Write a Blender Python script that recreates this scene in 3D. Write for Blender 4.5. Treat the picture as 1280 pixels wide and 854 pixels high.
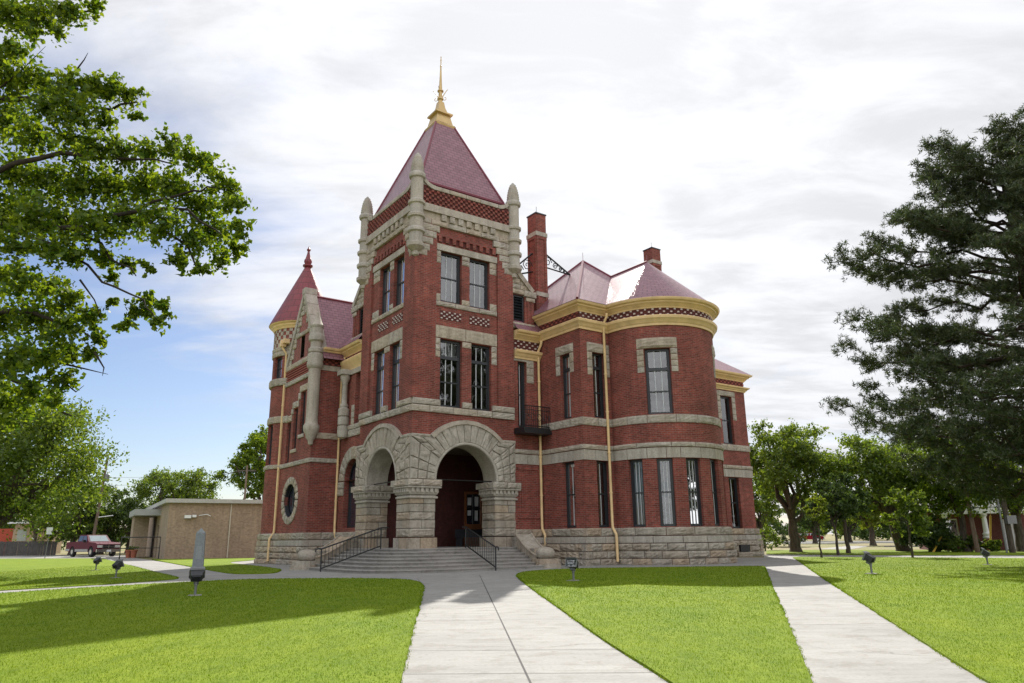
import bpy, bmesh, math, random
import numpy as np
from mathutils import Vector, Matrix
from mathutils.geometry import tessellate_polygon
PI = math.pi; R = math.radians; sin = math.sin; cos = math.cos
S = bpy.context.scene
for o in list(bpy.data.objects): bpy.data.objects.remove(o)
COL = S.collection

# ------------------------------------------------------------ camera, sky, sun, exposure
FPX, PITCH, ROLL, EYE = 919.3, R(14.932), R(0.682), 1.4        # 1280 px wide frame
cd = bpy.data.cameras.new('camera'); cam = bpy.data.objects.new('camera', cd); COL.objects.link(cam)
cd.sensor_width = 36.0; cd.lens = FPX/1280*36; cd.clip_start = .05; cd.clip_end = 3000
cam.matrix_world = Matrix.Translation((0, 0, EYE)) @ Matrix.Rotation(PI/2+PITCH, 4, 'X') @ Matrix.Rotation(-ROLL, 4, 'Z')
S.camera = cam
SUN_AZ, SUN_EL = R(6), R(40)                                    # azimuth to the right of +Y
w = bpy.data.worlds.new('World'); S.world = w; w.use_nodes = True
nt = w.node_tree; nt.nodes.clear()
def wn(t, **k):
    n = nt.nodes.new(t)
    for a, b in k.items(): setattr(n, a, b)
    return n
def wl(a, b): nt.links.new(a, b)
def wmath(op, a, b=None, c=None, clamp=False):
    n = wn('ShaderNodeMath', operation=op, use_clamp=clamp)
    for i, v in enumerate((a, b, c)):
        if v is None: continue
        if isinstance(v, (int, float)): n.inputs[i].default_value = v
        else: wl(v, n.inputs[i])
    return n.outputs[0]
sky = wn('ShaderNodeTexSky', sky_type='NISHITA', sun_disc=False, sun_elevation=SUN_EL, sun_rotation=SUN_AZ, air_density=1.0, dust_density=.6, ozone_density=1.6)
tc = wn('ShaderNodeTexCoord'); sep = wn('ShaderNodeSeparateXYZ'); wl(tc.outputs['Generated'], sep.inputs[0])
zz = wmath('ADD', wmath('MAXIMUM', sep.outputs[2], 0.0), .12)
cx = wmath('DIVIDE', sep.outputs[0], zz); cy = wmath('DIVIDE', sep.outputs[1], zz)
comb = wn('ShaderNodeCombineXYZ'); wl(cx, comb.inputs[0]); wl(cy, comb.inputs[1])
mp = wn('ShaderNodeMapping'); mp.inputs['Rotation'].default_value = (0, 0, R(-32)); mp.inputs['Scale'].default_value = (.75, 1.5, 1); wl(comb.outputs[0], mp.inputs[0])
n1 = wn('ShaderNodeTexNoise'); n1.inputs['Scale'].default_value = 1.1; n1.inputs['Detail'].default_value = 9; n1.inputs['Roughness'].default_value = .58; n1.inputs['Distortion'].default_value = .5; wl(mp.outputs[0], n1.inputs['Vector'])
n2 = wn('ShaderNodeTexNoise'); n2.inputs['Scale'].default_value = 2.6; n2.inputs['Detail'].default_value = 8; n2.inputs['Roughness'].default_value = .6; n2.inputs['Distortion'].default_value = .35; wl(mp.outputs[0], n2.inputs['Vector'])
def wdot(v):
    d = wn('ShaderNodeVectorMath', operation='DOT_PRODUCT'); wl(tc.outputs['Generated'], d.inputs[0]); d.inputs[1].default_value = v
    return d.outputs['Value']
# cover grows to the right and upward; clear low in the left
lean = wmath('ADD', wmath('MULTIPLY', sep.outputs[0], .55), wmath('MULTIPLY', sep.outputs[2], .95))
behind = wn('ShaderNodeMapRange', interpolation_type='SMOOTHSTEP'); wl(sep.outputs[1], behind.inputs[0]); behind.inputs[1].default_value = .25; behind.inputs[2].default_value = -.5   # unseen brighter cloud added behind the camera to fill the shaded facade
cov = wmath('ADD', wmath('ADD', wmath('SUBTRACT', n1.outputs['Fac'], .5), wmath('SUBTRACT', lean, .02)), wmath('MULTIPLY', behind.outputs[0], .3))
mr = wn('ShaderNodeMapRange', interpolation_type='SMOOTHSTEP'); wl(cov, mr.inputs[0]); mr.inputs[1].default_value = -.08; mr.inputs[2].default_value = .34
sdir = (sin(SUN_AZ)*cos(SUN_EL), cos(SUN_AZ)*cos(SUN_EL), sin(SUN_EL))
glow = wmath('POWER', wmath('MAXIMUM', wdot(sdir), 0.0), 7.0)
thick = wn('ShaderNodeMapRange', interpolation_type='SMOOTHSTEP'); wl(n2.outputs['Fac'], thick.inputs[0]); thick.inputs[1].default_value = .36; thick.inputs[2].default_value = .62
thick.inputs[3].default_value = .80; thick.inputs[4].default_value = 1.0
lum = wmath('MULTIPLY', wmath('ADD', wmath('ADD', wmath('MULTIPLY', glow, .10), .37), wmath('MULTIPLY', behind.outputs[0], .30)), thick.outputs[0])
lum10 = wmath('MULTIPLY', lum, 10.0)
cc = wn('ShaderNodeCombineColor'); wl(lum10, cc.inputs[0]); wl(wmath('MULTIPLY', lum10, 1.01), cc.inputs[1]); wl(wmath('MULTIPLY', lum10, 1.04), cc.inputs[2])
skyt = wn('ShaderNodeMix', data_type='RGBA', blend_type='MULTIPLY'); skyt.inputs['Factor'].default_value = 1; wl(sky.outputs[0], skyt.inputs['A']); skyt.inputs['B'].default_value = (.41, .415, .46, 1)
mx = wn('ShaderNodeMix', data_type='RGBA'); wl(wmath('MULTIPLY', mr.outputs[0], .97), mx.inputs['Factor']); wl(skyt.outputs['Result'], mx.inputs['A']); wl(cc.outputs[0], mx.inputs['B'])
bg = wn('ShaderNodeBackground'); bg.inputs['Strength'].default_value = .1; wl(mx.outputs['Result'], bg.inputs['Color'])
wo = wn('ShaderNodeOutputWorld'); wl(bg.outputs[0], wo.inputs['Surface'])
sl = bpy.data.lights.new('sun', 'SUN'); sl.energy = 3.5; sl.angle = R(.6); sl.color = (1, .95, .87)
so = bpy.data.objects.new('sun', sl); COL.objects.link(so); so.location = (10, 60, 60)
so.rotation_euler = Vector((-sdir[0], -sdir[1], -sdir[2])).to_track_quat('-Z', 'Y').to_euler()
S.view_settings.view_transform = 'Standard'; S.view_settings.look = 'None'; S.view_settings.gamma = 1; S.view_settings.use_curve_mapping = False
S.view_settings.exposure = 1.3
S.cycles.max_bounces = 6; S.cycles.transparent_max_bounces = 8

# ------------------------------------------------------------ helpers
def G(px, py, z=0.0):
    "point of the level z seen at a pixel of the 1280 px photograph: used once, to survey the ground plan"
    X = px-640; Y = py-427; c, s = cos(ROLL), sin(ROLL)
    a, b = (c*X-s*Y)/FPX, -(s*X+c*Y)/FPX
    d = (a, cos(PITCH)-b*sin(PITCH), sin(PITCH)+b*cos(PITCH)); t = (z-EYE)/d[2]
    return (d[0]*t, d[1]*t)
def atD(px, py, D):
    "point at depth Y = D"
    X = px-640; Y = py-427; c, s = cos(ROLL), sin(ROLL)
    a, b = (c*X-s*Y)/FPX, -(s*X+c*Y)/FPX
    d = (a, cos(PITCH)-b*sin(PITCH), sin(PITCH)+b*cos(PITCH)); t = D/d[1]
    return Vector((d[0]*t, D, EYE+d[2]*t))
class MB:
    def __init__(s): s.v = []; s.f = []; s.u = []; s.m = []; s.cm = 0
    def face(s, pts, uv=None):
        n = len(s.v); s.v.extend([tuple(p) for p in pts]); s.f.append(list(range(n, n+len(pts))))
        if uv is None:
            P = [Vector(p) for p in pts]; nn = Vector((0, 0, 0))
            for i in range(1, len(P)-1): nn += (P[i]-P[0]).cross(P[i+1]-P[0])
            if nn.length > 0: nn.normalize()
            if abs(nn.z) > .85: uv = [(p.x, p.y) for p in P]
            else:
                t = Vector((-nn.y, nn.x, 0)); t.normalize(); b = nn.cross(t)
                uv = [(p.dot(t), p.dot(b) if abs(nn.z) > .05 else p.z) for p in P]
        s.u.extend(uv); s.m.append(s.cm)
    def box(s, c, d, M=None):
        x, y, z = c; a, b, e = d[0]/2, d[1]/2, d[2]/2
        P = [Vector((x+i*a, y+j*b, z+k*e)) for i in (-1, 1) for j in (-1, 1) for k in (-1, 1)]
        if M is not None: P = [M @ p for p in P]
        for q in ((0, 1, 3, 2), (4, 6, 7, 5), (0, 4, 5, 1), (2, 3, 7, 6), (0, 2, 6, 4), (1, 5, 7, 3)): s.face([P[i] for i in q])
    def tube(s, pts, rad, n=8, cap=True):
        P = [Vector(p) for p in pts]; rr = rad if hasattr(rad, '__len__') else [rad]*len(P); rings = []
        prev = None
        for i, p in enumerate(P):
            t = (P[min(i+1, len(P)-1)]-P[max(i-1, 0)]); t = t.normalized() if t.length > 1e-9 else Vector((0, 0, 1))
            if prev is None: a = t.orthogonal().normalized()
            else:
                a = prev-t*prev.dot(t); a = a.normalized() if a.length > 1e-6 else t.orthogonal().normalized()
            prev = a; b = t.cross(a)
            rings.append([p+(a*cos(2*PI*k/n)+b*sin(2*PI*k/n))*rr[i] for k in range(n)])
        L = 0
        for i in range(len(P)-1):
            l2 = L+(P[i+1]-P[i]).length
            for k in range(n):
                k2 = (k+1) % n
                s.face([rings[i][k], rings[i][k2], rings[i+1][k2], rings[i+1][k]], [(k*.1, L), (k*.1+.1, L), (k*.1+.1, l2), (k*.1, l2)])
            L = l2
        if cap: s.face(rings[0][::-1]); s.face(rings[-1])
    def lathe(s, x, y, prof, n=18, sq=False):
        for (r0, z0), (r1, z1) in zip(prof, prof[1:]):
            for k in range(n):
                a, b = 2*PI*(k+.5)/n, 2*PI*(k+1.5)/n
                rm = max(r0, r1)
                q = [(x+r0*cos(a), y+r0*sin(a), z0), (x+r0*cos(b), y+r0*sin(b), z0), (x+r1*cos(b), y+r1*sin(b), z1), (x+r1*cos(a), y+r1*sin(a), z1)]
                sl_ = math.hypot(r1-r0, z1-z0); v0 = z0 if abs(z1-z0) > .01 else z0; 
                s.face(q, [(a*rm, z0), (b*rm, z0), (b*rm, z0+sl_*(1 if z1 >= z0 else -1)), (a*rm, z0+sl_*(1 if z1 >= z0 else -1))])
    def build(s, name, mats, parent=None, smooth=None, loc=None):
        me = bpy.data.meshes.new(name); me.from_pydata(s.v, [], s.f)
        for m in (mats if isinstance(mats, (list, tuple)) else [mats]): me.materials.append(m)
        uvl = me.uv_layers.new(name='UVMap'); uvl.data.foreach_set('uv', np.array(s.u, dtype=np.float32).ravel())
        if any(s.m): me.polygons.foreach_set('material_index', s.m)
        bm = bmesh.new(); bm.from_mesh(me); bmesh.ops.remove_doubles(bm, verts=bm.verts, dist=.0004)
        bmesh.ops.recalc_face_normals(bm, faces=bm.faces); bm.to_mesh(me); bm.free()
        if smooth:
            me.shade_smooth() if hasattr(me, 'shade_smooth') else None
            me.set_sharp_from_angle(angle=R(smooth)) if hasattr(me, 'set_sharp_from_angle') else None
        o = bpy.data.objects.new(name, me); COL.objects.link(o)
        if parent is not None: o.parent = parent
        if loc is not None: o.location = loc
        return o
def tag(o, label=None, cat=None, group=None, kind=None):
    if label: o['label'] = label
    if cat: o['category'] = cat
    if group: o['group'] = group
    if kind: o['kind'] = kind
    return o
def empty(name, loc=(0, 0, 0), rz=0, scale=1):
    o = bpy.data.objects.new(name, None); COL.objects.link(o); o.location = loc; o.rotation_euler = (0, 0, rz); o.scale = (scale,)*3; o.empty_display_size = .3
    return o
def copy_tree(o, parent=None):
    c = o.copy(); COL.objects.link(c)
    if parent is not None: c.parent = parent
    for ch in list(o.children): copy_tree(ch, c)
    return c
def npmesh(name, V, F, mat, parent=None, uv=None):
    me = bpy.data.meshes.new(name); k = F.shape[1]
    me.vertices.add(len(V)); me.vertices.foreach_set('co', np.asarray(V, np.float32).ravel())
    me.loops.add(F.size); me.loops.foreach_set('vertex_index', F.astype(np.int32).ravel())
    me.polygons.add(len(F)); me.polygons.foreach_set('loop_start', np.arange(0, F.size, k, dtype=np.int32))
    me.update(calc_edges=True); me.materials.append(mat)
    o = bpy.data.objects.new(name, me); COL.objects.link(o)
    if parent is not None: o.parent = parent
    return o

# ------------------------------------------------------------ materials
class NT:
    def __init__(s, name):
        s.mat = bpy.data.materials.new(name); s.mat.use_nodes = True; s.t = s.mat.node_tree; s.b = s.t.nodes['Principled BSDF']; s.out = s.t.nodes['Material Output']
    def n(s, t, **k):
        x = s.t.nodes.new(t)
        for a, b in k.items():
            if a in x.inputs.keys(): x.inputs[a].default_value = b
            else: setattr(x, a, b)
        return x
    def l(s, a, b): s.t.links.new(a, b)
    def coord(s, k='UV', scale=None, rot=None):
        o = s.n('ShaderNodeTexCoord').outputs[k]
        if scale or rot:
            m = s.n('ShaderNodeMapping')
            if scale: m.inputs['Scale'].default_value = scale
            if rot: m.inputs['Rotation'].default_value = rot
            s.l(o, m.inputs[0]); o = m.outputs[0]
        return o
    def noise(s, v, scale, detail=4, rough=.55):
        x = s.n('ShaderNodeTexNoise'); x.inputs['Scale'].default_value = scale; x.inputs['Detail'].default_value = detail; x.inputs['Roughness'].default_value = rough
        s.l(v, x.inputs['Vector']); return x.outputs['Fac']
    def ramp(s, f, st):
        x = s.n('ShaderNodeValToRGB'); e = x.color_ramp.elements
        while len(e) < len(st): e.new(.5)
        for i, (p, c) in enumerate(st): e[i].position = p; e[i].color = (*c, 1)
        s.l(f, x.inputs[0]); return x.outputs[0]
    def mix(s, f, a, b, mode='MIX'):
        x = s.n('ShaderNodeMix', data_type='RGBA', blend_type=mode)
        for i, v in (('Factor', f), ('A', a), ('B', b)):
            if isinstance(v, (int, float)): x.inputs[i].default_value = v
            elif isinstance(v, tuple): x.inputs[i].default_value = (*v, 1)
            else: s.l(v, x.inputs[i])
        return x.outputs['Result']
    def bump(s, h, st=.3, dist=.02):
        x = s.n('ShaderNodeBump'); x.inputs['Strength'].default_value = st; x.inputs['Distance'].default_value = dist; s.l(h, x.inputs['Height']); s.l(x.outputs[0], s.b.inputs['Normal'])
    def set(s, col=None, rough=None, metal=None, spec=None, ior=None, coat=None):
        for k, v in (('Base Color', col), ('Roughness', rough), ('Metallic', metal), ('Specular IOR Level', spec), ('IOR', ior), ('Coat Weight', coat)):
            if v is None: continue
            if isinstance(v, tuple): s.b.inputs[k].default_value = (*v, 1)
            elif isinstance(v, (int, float)): s.b.inputs[k].default_value = v
            else: s.l(v, s.b.inputs[k])
        return s.mat
def m_simple(name, col, rough=.6, metal=0, var=.12, sc=3, bump=0, spec=.5, coat=0):
    t = NT(name); v = t.coord('Object'); f = t.noise(v, sc, 5)
    c = t.ramp(f, [(.25, tuple(x*(1-var) for x in col)), (.75, tuple(min(1, x*(1+var)) for x in col))])
    if bump: t.bump(t.noise(v, sc*8, 4), bump, .02)
    return t.set(c, rough, metal, spec, coat=coat)
def m_brick(name, c1, c2, mortar, bw=.21, bh=.068, ms=.012, var=.35, rough=.85):
    t = NT(name); v = t.coord('UV'); br = t.n('ShaderNodeTexBrick'); t.l(v, br.inputs['Vector'])
    for k, q in (('Scale', 1.0), ('Mortar Size', ms), ('Mortar Smooth', .3), ('Bias', 0.0), ('Brick Width', bw), ('Row Height', bh)): br.inputs[k].default_value = q
    br.inputs['Color1'].default_value = (*c1, 1); br.inputs['Color2'].default_value = (*c2, 1); br.inputs['Mortar'].default_value = (*mortar, 1)
    big = t.noise(v, .45, 6, .65); md = t.noise(v, 5, 4); st = t.noise(t.coord('UV', (2.2, .18, 1)), 1.2, 5)
    c = t.mix(1.0, br.outputs['Color'], t.ramp(big, [(.3, (1-var,)*3), (.7, (1+var*.5,)*3)]), 'MULTIPLY')
    c = t.mix(1.0, c, t.ramp(md, [(.3, (.8,)*3), (.7, (1.15,)*3)]), 'MULTIPLY')
    c = t.mix(.55, c, t.ramp(st, [(.3, (.72, .7, .7)), (.62, (1.1, 1.1, 1.1))]), 'MULTIPLY')
    t.bump(br.outputs['Fac'], -.35, .01)
    return t.set(c, rough, spec=.3)
def m_stone(name, lo, hi, tan, bump=.5, sc=1.0):
    t = NT(name); v = t.coord('Object'); a = t.noise(v, 1.1*sc, 5); b = t.noise(v, 9*sc, 6, .7); g = t.n('ShaderNodeNewGeometry')
    c = t.ramp(a, [(.3, lo), (.7, hi)]); c = t.mix(t.ramp(g.outputs['Random Per Island'], [(.35, (0, 0, 0)), (1, (.75,)*3)]), c, tan)
    c = t.mix(.8, c, t.ramp(b, [(.25, (.55,)*3), (.55, (1.,)*3), (.8, (1.2,)*3)]), 'MULTIPLY')
    st = t.noise(t.coord('Object', (1.6, 1.6, .25)), 2, 4); c = t.mix(.5, c, t.ramp(st, [(.35, (.6, .58, .56)), (.6, (1.05,)*3)]), 'MULTIPLY')
    t.bump(b, bump, .05)
    return t.set(c, .9, spec=.25)
BRICK = m_brick('red_brick', (.282, .062, .044), (.155, .036, .027), (.225, .13, .108), .29, .095, .014)
BRICKD = m_simple('dark_brick_and_shade', (.085, .02, .017), .9, var=.3, sc=6)  # dark brick grounds, and the painted dentil shadows on the tower
BRICKL = m_simple('light_brick', (.24, .062, .048), .85, var=.25, sc=5); PALE = m_simple('pale_header_brick', (.50, .42, .39), .7, var=.15, sc=8)
STONE = m_stone('rock_faced_sandstone', (.34, .305, .26), (.46, .42, .365), (.44, .36, .275))
STONES = m_stone('smooth_sandstone', (.36, .33, .29), (.47, .435, .385), (.42, .37, .31), .12, 1.5)
STONEB = m_stone('weathered_sandstone', (.30, .265, .215), (.42, .38, .325), (.40, .30, .205), .6)
YEL = m_simple('ochre_paint', (.71, .505, .265), .5, var=.16, sc=2.2)
DARK = m_simple('dark_frame_paint', (.022, .025, .03), .4, var=.1)
BLK = m_simple('black_iron', (.012, .012, .014), .45, var=.1)
WHT = m_simple('white_paint', (.72, .74, .76), .5, var=.04)
GOLD = m_simple('gilded_sheet_metal', (.52, .37, .17), .38, .55, var=.12, sc=2)
def m_roof(name, c1, c2, bw=.42, bh=.24, rough=.33, spec=.8, metal=.35):
    t = NT(name); v = t.coord('UV'); br = t.n('ShaderNodeTexBrick'); t.l(v, br.inputs['Vector'])
    for k, q in (('Scale', 1.0), ('Mortar Size', .022), ('Mortar Smooth', .6), ('Brick Width', bw), ('Row Height', bh)): br.inputs[k].default_value = q
    br.inputs['Color1'].default_value = (*c1, 1); br.inputs['Color2'].default_value = (*c2, 1); br.inputs['Mortar'].default_value = (c1[0]*.3, c1[1]*.3, c1[2]*.3, 1)
    sp = t.n('ShaderNodeSeparateXYZ'); t.l(v, sp.inputs[0]); m1 = t.n('ShaderNodeMath', operation='DIVIDE'); t.l(sp.outputs[1], m1.inputs[0]); m1.inputs[1].default_value = bh
    fr = t.n('ShaderNodeMath', operation='FRACT'); t.l(m1.outputs[0], fr.inputs[0])
    h = t.n('ShaderNodeMath', operation='SUBTRACT'); t.l(br.outputs['Fac'], h.inputs[1]); h.inputs[0].default_value = 1.2
    h2 = t.n('ShaderNodeMath', operation='SUBTRACT'); t.l(h.outputs[0], h2.inputs[0]); t.l(fr.outputs[0], h2.inputs[1])
    c = t.mix(.5, br.outputs['Color'], t.ramp(t.noise(v, 1.3, 5), [(.3, (.75,)*3), (.7, (1.15,)*3)]), 'MULTIPLY')
    t.bump(h.outputs[0], .22, .02)
    return t.set(c, rough, metal, spec)
ROOF = m_roof('red_metal_shingles', (.265, .13, .16), (.215, .098, .125), rough=.36, metal=.12, spec=.45)
ROOFC = m_roof('dark_red_cone_shingles', (.20, .035, .045), (.17, .028, .037), .6, .5, .45, .5, .1)
ROOFT = m_simple('red_roof_trim', (.17, .035, .055), .4, .2, var=.08)
def m_glass(name, col=(.02, .024, .038)):
    t = NT(name); v = t.coord('Object'); t.bump(t.noise(v, 1.6, 2), .10, .05)
    return t.set(col, .03, 0, .5, 2.7)
def m_pane(name):
    t = NT(name); v = t.coord('Object'); bm = t.n('ShaderNodeBump'); bm.inputs['Strength'].default_value = .12; bm.inputs['Distance'].default_value = .05; t.l(t.noise(v, 1.3, 2), bm.inputs['Height'])
    fr = t.n('ShaderNodeFresnel'); fr.inputs['IOR'].default_value = 2.5; tp = t.n('ShaderNodeBsdfTransparent'); tp.inputs[0].default_value = (.72, .76, .8, 1); gl = t.n('ShaderNodeBsdfGlossy'); gl.inputs['Roughness'].default_value = .02; t.l(bm.outputs[0], gl.inputs['Normal'])
    m = t.n('ShaderNodeMixShader'); t.l(fr.outputs[0], m.inputs[0]); t.l(tp.outputs[0], m.inputs[1]); t.l(gl.outputs[0], m.inputs[2]); t.l(m.outputs[0], t.out.inputs['Surface']); return t.mat
PANE = m_pane('window_pane'); ROOM = m_simple('dim_room', (.045, .026, .022), .9, var=.4, sc=.8); BARM = m_simple('pale_glazing_bar', (.46, .48, .5), .5, var=.04); CURT = m_simple('sheer_curtain', (.42, .40, .38), .9, var=.15, sc=6)
GLASS = m_glass('window_glass')
CONC = None
def m_conc(name, base, rot, sc=1.0):
    t = NT(name); v = t.coord('Object', None, (0, 0, rot)); st = t.coord('Object', (.35, 2.6, 1), (0, 0, rot))
    a = t.noise(v, .5, 6, .65); b = t.noise(st, 1.6, 6, .7); c_ = t.noise(v, 22, 4, .7); d_ = t.noise(v, 2.2, 5, .7)
    c = t.ramp(a, [(.3, tuple(x*.86 for x in base)), (.7, tuple(x*1.08 for x in base))])
    c = t.mix(.8, c, t.ramp(b, [(.3, (.78, .77, .76)), (.7, (1.1,)*3)]), 'MULTIPLY'); c = t.mix(.7, c, t.ramp(c_, [(.25, (.8,)*3), (.75, (1.14,)*3)]), 'MULTIPLY')
    c = t.mix(.6, c, t.ramp(d_, [(.36, (.7, .68, .65)), (.5, (1.,)*3)]), 'MULTIPLY')
    vo = t.n('ShaderNodeTexVoronoi', feature='DISTANCE_TO_EDGE'); vo.inputs['Scale'].default_value = .16; wv = t.n('ShaderNodeVectorMath', operation='ADD'); t.l(v, wv.inputs[0]); nc = t.n('ShaderNodeTexNoise'); nc.inputs['Scale'].default_value = 1.2; nc.inputs['Detail'].default_value = 6; t.l(v, nc.inputs['Vector']); t.l(nc.outputs['Color'], wv.inputs[1]); t.l(wv.outputs[0], vo.inputs['Vector'])
    c = t.mix(.45, c, t.ramp(vo.outputs['Distance'], [(.0, (.3, .29, .27)), (.0035, (1., 1., 1.))]), 'MULTIPLY')
    c = t.mix(.5, c, t.ramp(t.noise(v, 5.5, 3), [(.26, (.62, .57, .5)), (.36, (1., 1., 1.))]), 'MULTIPLY')
    t.bump(c_, .15, .01)
    return t.set(c, .9, spec=.25)
CONC = m_conc('walk_concrete', (.272, .266, .252), R(-5)); CONCS = m_conc('step_concrete', (.30, .285, .265), 0)
JOINT = m_simple('joint_dark', (.045, .042, .04), .95)  # dark tone of the thin joint strips
def m_lawn(name, base, dry=.2):
    t = NT(name); v = t.coord('Object'); a = t.noise(v, .25, 5, .6); b = t.noise(v, 14, 5, .75); d = t.noise(t.coord('Object', (1, .35, 1)), 2.2, 5, .65)
    c = t.ramp(a, [(.3, tuple(x*.9 for x in base)), (.72, (base[0]*1.25, base[1]*1.06, base[2]*.9))])
    c = t.mix(.8, c, t.ramp(b, [(.25, (.55, .6, .5)), (.6, (1.1, 1.08, 1))]), 'MULTIPLY'); c = t.mix(.7, c, t.ramp(d, [(.32, (.7, .76, .65)), (.62, (1.15, 1.08, 1))]), 'MULTIPLY')
    t.bump(b, .8, .04)
    return t.set(c, .95, spec=.15)
LAWN = m_lawn('lawn_turf', (.13, .205, .010))
def m_leaf(name, lo, hi, tr=.45, trc=None, gloss=.03, patch=False):
    t = NT(name); g = t.n('ShaderNodeNewGeometry'); c = t.ramp(g.outputs['Random Per Island'], [(.1, lo), (.9, hi)])
    if patch:
        v = t.coord('Object'); c = t.mix(.8, c, t.ramp(t.noise(v, .55, 6, .7), [(.34, (.52, .68, .5)), (.5, (1., 1., 1.)), (.68, (1.3, 1.1, 1.3))]), 'MULTIPLY'); c = t.mix(.6, c, t.ramp(t.noise(t.coord('Object', (.5, 1.7, 1), (0, 0, R(-6))), 2.4, 4, .6), [(.35, (.72, .8, .7)), (.6, (1.08,)*3)]), 'MULTIPLY')
    df = t.n('ShaderNodeBsdfDiffuse'); tl = t.n('ShaderNodeBsdfTranslucent'); t.l(c, df.inputs[0])
    t.l(t.mix(1.0, c, trc or (1.5, 1.35, .6), 'MULTIPLY'), tl.inputs[0])
    m = t.n('ShaderNodeMixShader'); m.inputs[0].default_value = tr; t.l(df.outputs[0], m.inputs[1]); t.l(tl.outputs[0], m.inputs[2])
    gl = t.n('ShaderNodeBsdfGlossy'); gl.inputs['Roughness'].default_value = .45
    m2 = t.n('ShaderNodeMixShader'); m2.inputs[0].default_value = gloss; t.l(m.outputs[0], m2.inputs[1]); t.l(gl.outputs[0], m2.inputs[2]); t.l(m2.outputs[0], t.out.inputs['Surface'])
    return t.mat
BLADE = m_leaf('grass_blades', (.085, .155, .009), (.165, .235, .017), .4, (1.3, 1.2, .5), .0, patch=True)
LEAF = m_leaf('leaf_fresh_green', (.04, .09, .009), (.145, .21, .016), .52, (1.6, 1.4, .5), .02)
LEAF2 = m_leaf('leaf_mid_green', (.055, .105, .014), (.13, .185, .025), .5)
LEAF3 = m_leaf('leaf_dark_green', (.028, .06, .014), (.065, .105, .022), .38)
LEAF4 = m_leaf('leaf_yellow_green', (.10, .16, .018), (.18, .225, .03), .5)
NEEDLE = m_leaf('pine_needles', (.028, .048, .018), (.075, .095, .036), .22, (1.2, 1.2, .8), .04)
def m_bark(name, a, b):
    t = NT(name); v = t.coord('Object', (1, 1, .22)); f = t.noise(v, 9, 6, .7); t.bump(f, .8, .05)
    return t.set(t.ramp(f, [(.3, a), (.7, b)]), .95, spec=.15)
BARK = m_bark('grey_brown_bark', (.035, .028, .022), (.12, .10, .08)); BARKD = m_bark('dark_bark', (.018, .015, .012), (.055, .046, .038)); BARKP = m_bark('pine_bark', (.025, .018, .014), (.075, .052, .04))
BARKL = m_bark('pale_pole_wood', (.09, .062, .045), (.2, .15, .115))

# ------------------------------------------------------------ ground, walks, lawns
def smooth_poly(P, it=2):
    for _ in range(it):
        Q = []
        for i in range(len(P)):
            a, b = P[i], P[(i+1) % len(P)]; L = math.hypot(b[0]-a[0], b[1]-a[1]); k = min(.25, .6/max(L, .01))
            Q += [(a[0]+(b[0]-a[0])*k, a[1]+(b[1]-a[1])*k), (b[0]+(a[0]-b[0])*k, b[1]+(a[1]-b[1])*k)]
        P = Q
    return P
def flat(name, P, z, mat, skirt=0, holes=()):
    mb = MB(); vs = [Vector((x, y, z)) for x, y in P]
    for t in tessellate_polygon([vs]): mb.face([vs[i] for i in t])
    if skirt:
        for i in range(len(vs)):
            a, b = vs[i], vs[(i+1) % len(vs)]; mb.face([a, b, b-Vector((0, 0, skirt)), a-Vector((0, 0, skirt))])
    return mb.build(name, mat)
def m_ground():
    t = NT('dry_ground'); v = t.coord('Object'); a = t.noise(v, .06, 5, .6); b = t.noise(v, 1.5, 6, .7)
    c = t.ramp(a, [(.35, (.20, .165, .095)), (.5, (.22, .19, .10)), (.65, (.12, .15, .04))]); c = t.mix(.7, c, t.ramp(b, [(.3, (.7,)*3), (.7, (1.15,)*3)]), 'MULTIPLY')
    return t.set(c, .95, spec=.15)
GROUND = m_ground()
tag(flat('ground', [(-1500, -300), (1500, -300), (1500, 2500), (-1500, 2500)], -.03, GROUND), kind='structure')
def GP(L, z=0): return [G(x, y, z) for x, y in L]
# concrete
mainw = [(455, 1100), (498, 860), (528, 738), (300, 740), (286, 712), (200, 722), (296, 701.5), (310, 699.2), (520, 692), (760, 692), (965, 690), (990, 695), (1000, 700), (960, 712.5), (655, 725), (842, 857), (1010, 985)]
tag(flat('main_walkway', GP([(420, 1000), (480, 870), (515, 745), (515, 728), (340, 731), (236, 733), (228, 724), (240, 714), (284, 702.5), (318, 698.5), (700, 697), (960, 697), (975, 712), (700, 727), (675, 735), (860, 860), (1050, 985)]), .000, CONC), kind='structure')
tag(flat('right_walkway', GP([(945, 700), (985, 695.5), (1000, 699), (1245, 857), (1500, 1010), (1060, 1010), (1005, 854)]), .004, CONC), kind='structure')
tag(flat('left_walkway', GP([(-260, 752), (-260, 764), (232, 731), (250, 722), (222, 721)]), .004, CONC), kind='structure')
tag(flat('parking_walkway', GP([(122, 697.6), (168, 697.3), (275, 714), (300, 720), (228, 727), (210, 722), (160, 708)]), .008, CONC), kind='structure')
tag(flat('far_sidewalk', GP([(955, 693.2), (1400, 694.5), (1400, 700), (955, 697.3)]), -.012, CONC), kind='structure')
def m_asph():
    t = NT('asphalt'); v = t.coord('Object'); a = t.noise(v, .3, 5); return t.set(t.ramp(a, [(.3, (.085, .083, .08)), (.7, (.13, .127, .12))]), .9)
ASPH = m_asph()
tag(flat('street', GP([(-400, 695.6), (170, 694.2), (170, 697.6), (-400, 699.5)], -.02), -.022, CONC), kind='structure')
tag(flat('side_street', GP([(930, 676.5), (1160, 676.2), (1160, 678.8), (930, 680)], -.02), -.022, ASPH), kind='structure')
tag(flat('drive', GP([(1020, 686.3), (1062, 682.5), (1090, 682.5), (1062, 686.8)], -.02), -.018, CONC), kind='structure')
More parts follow.
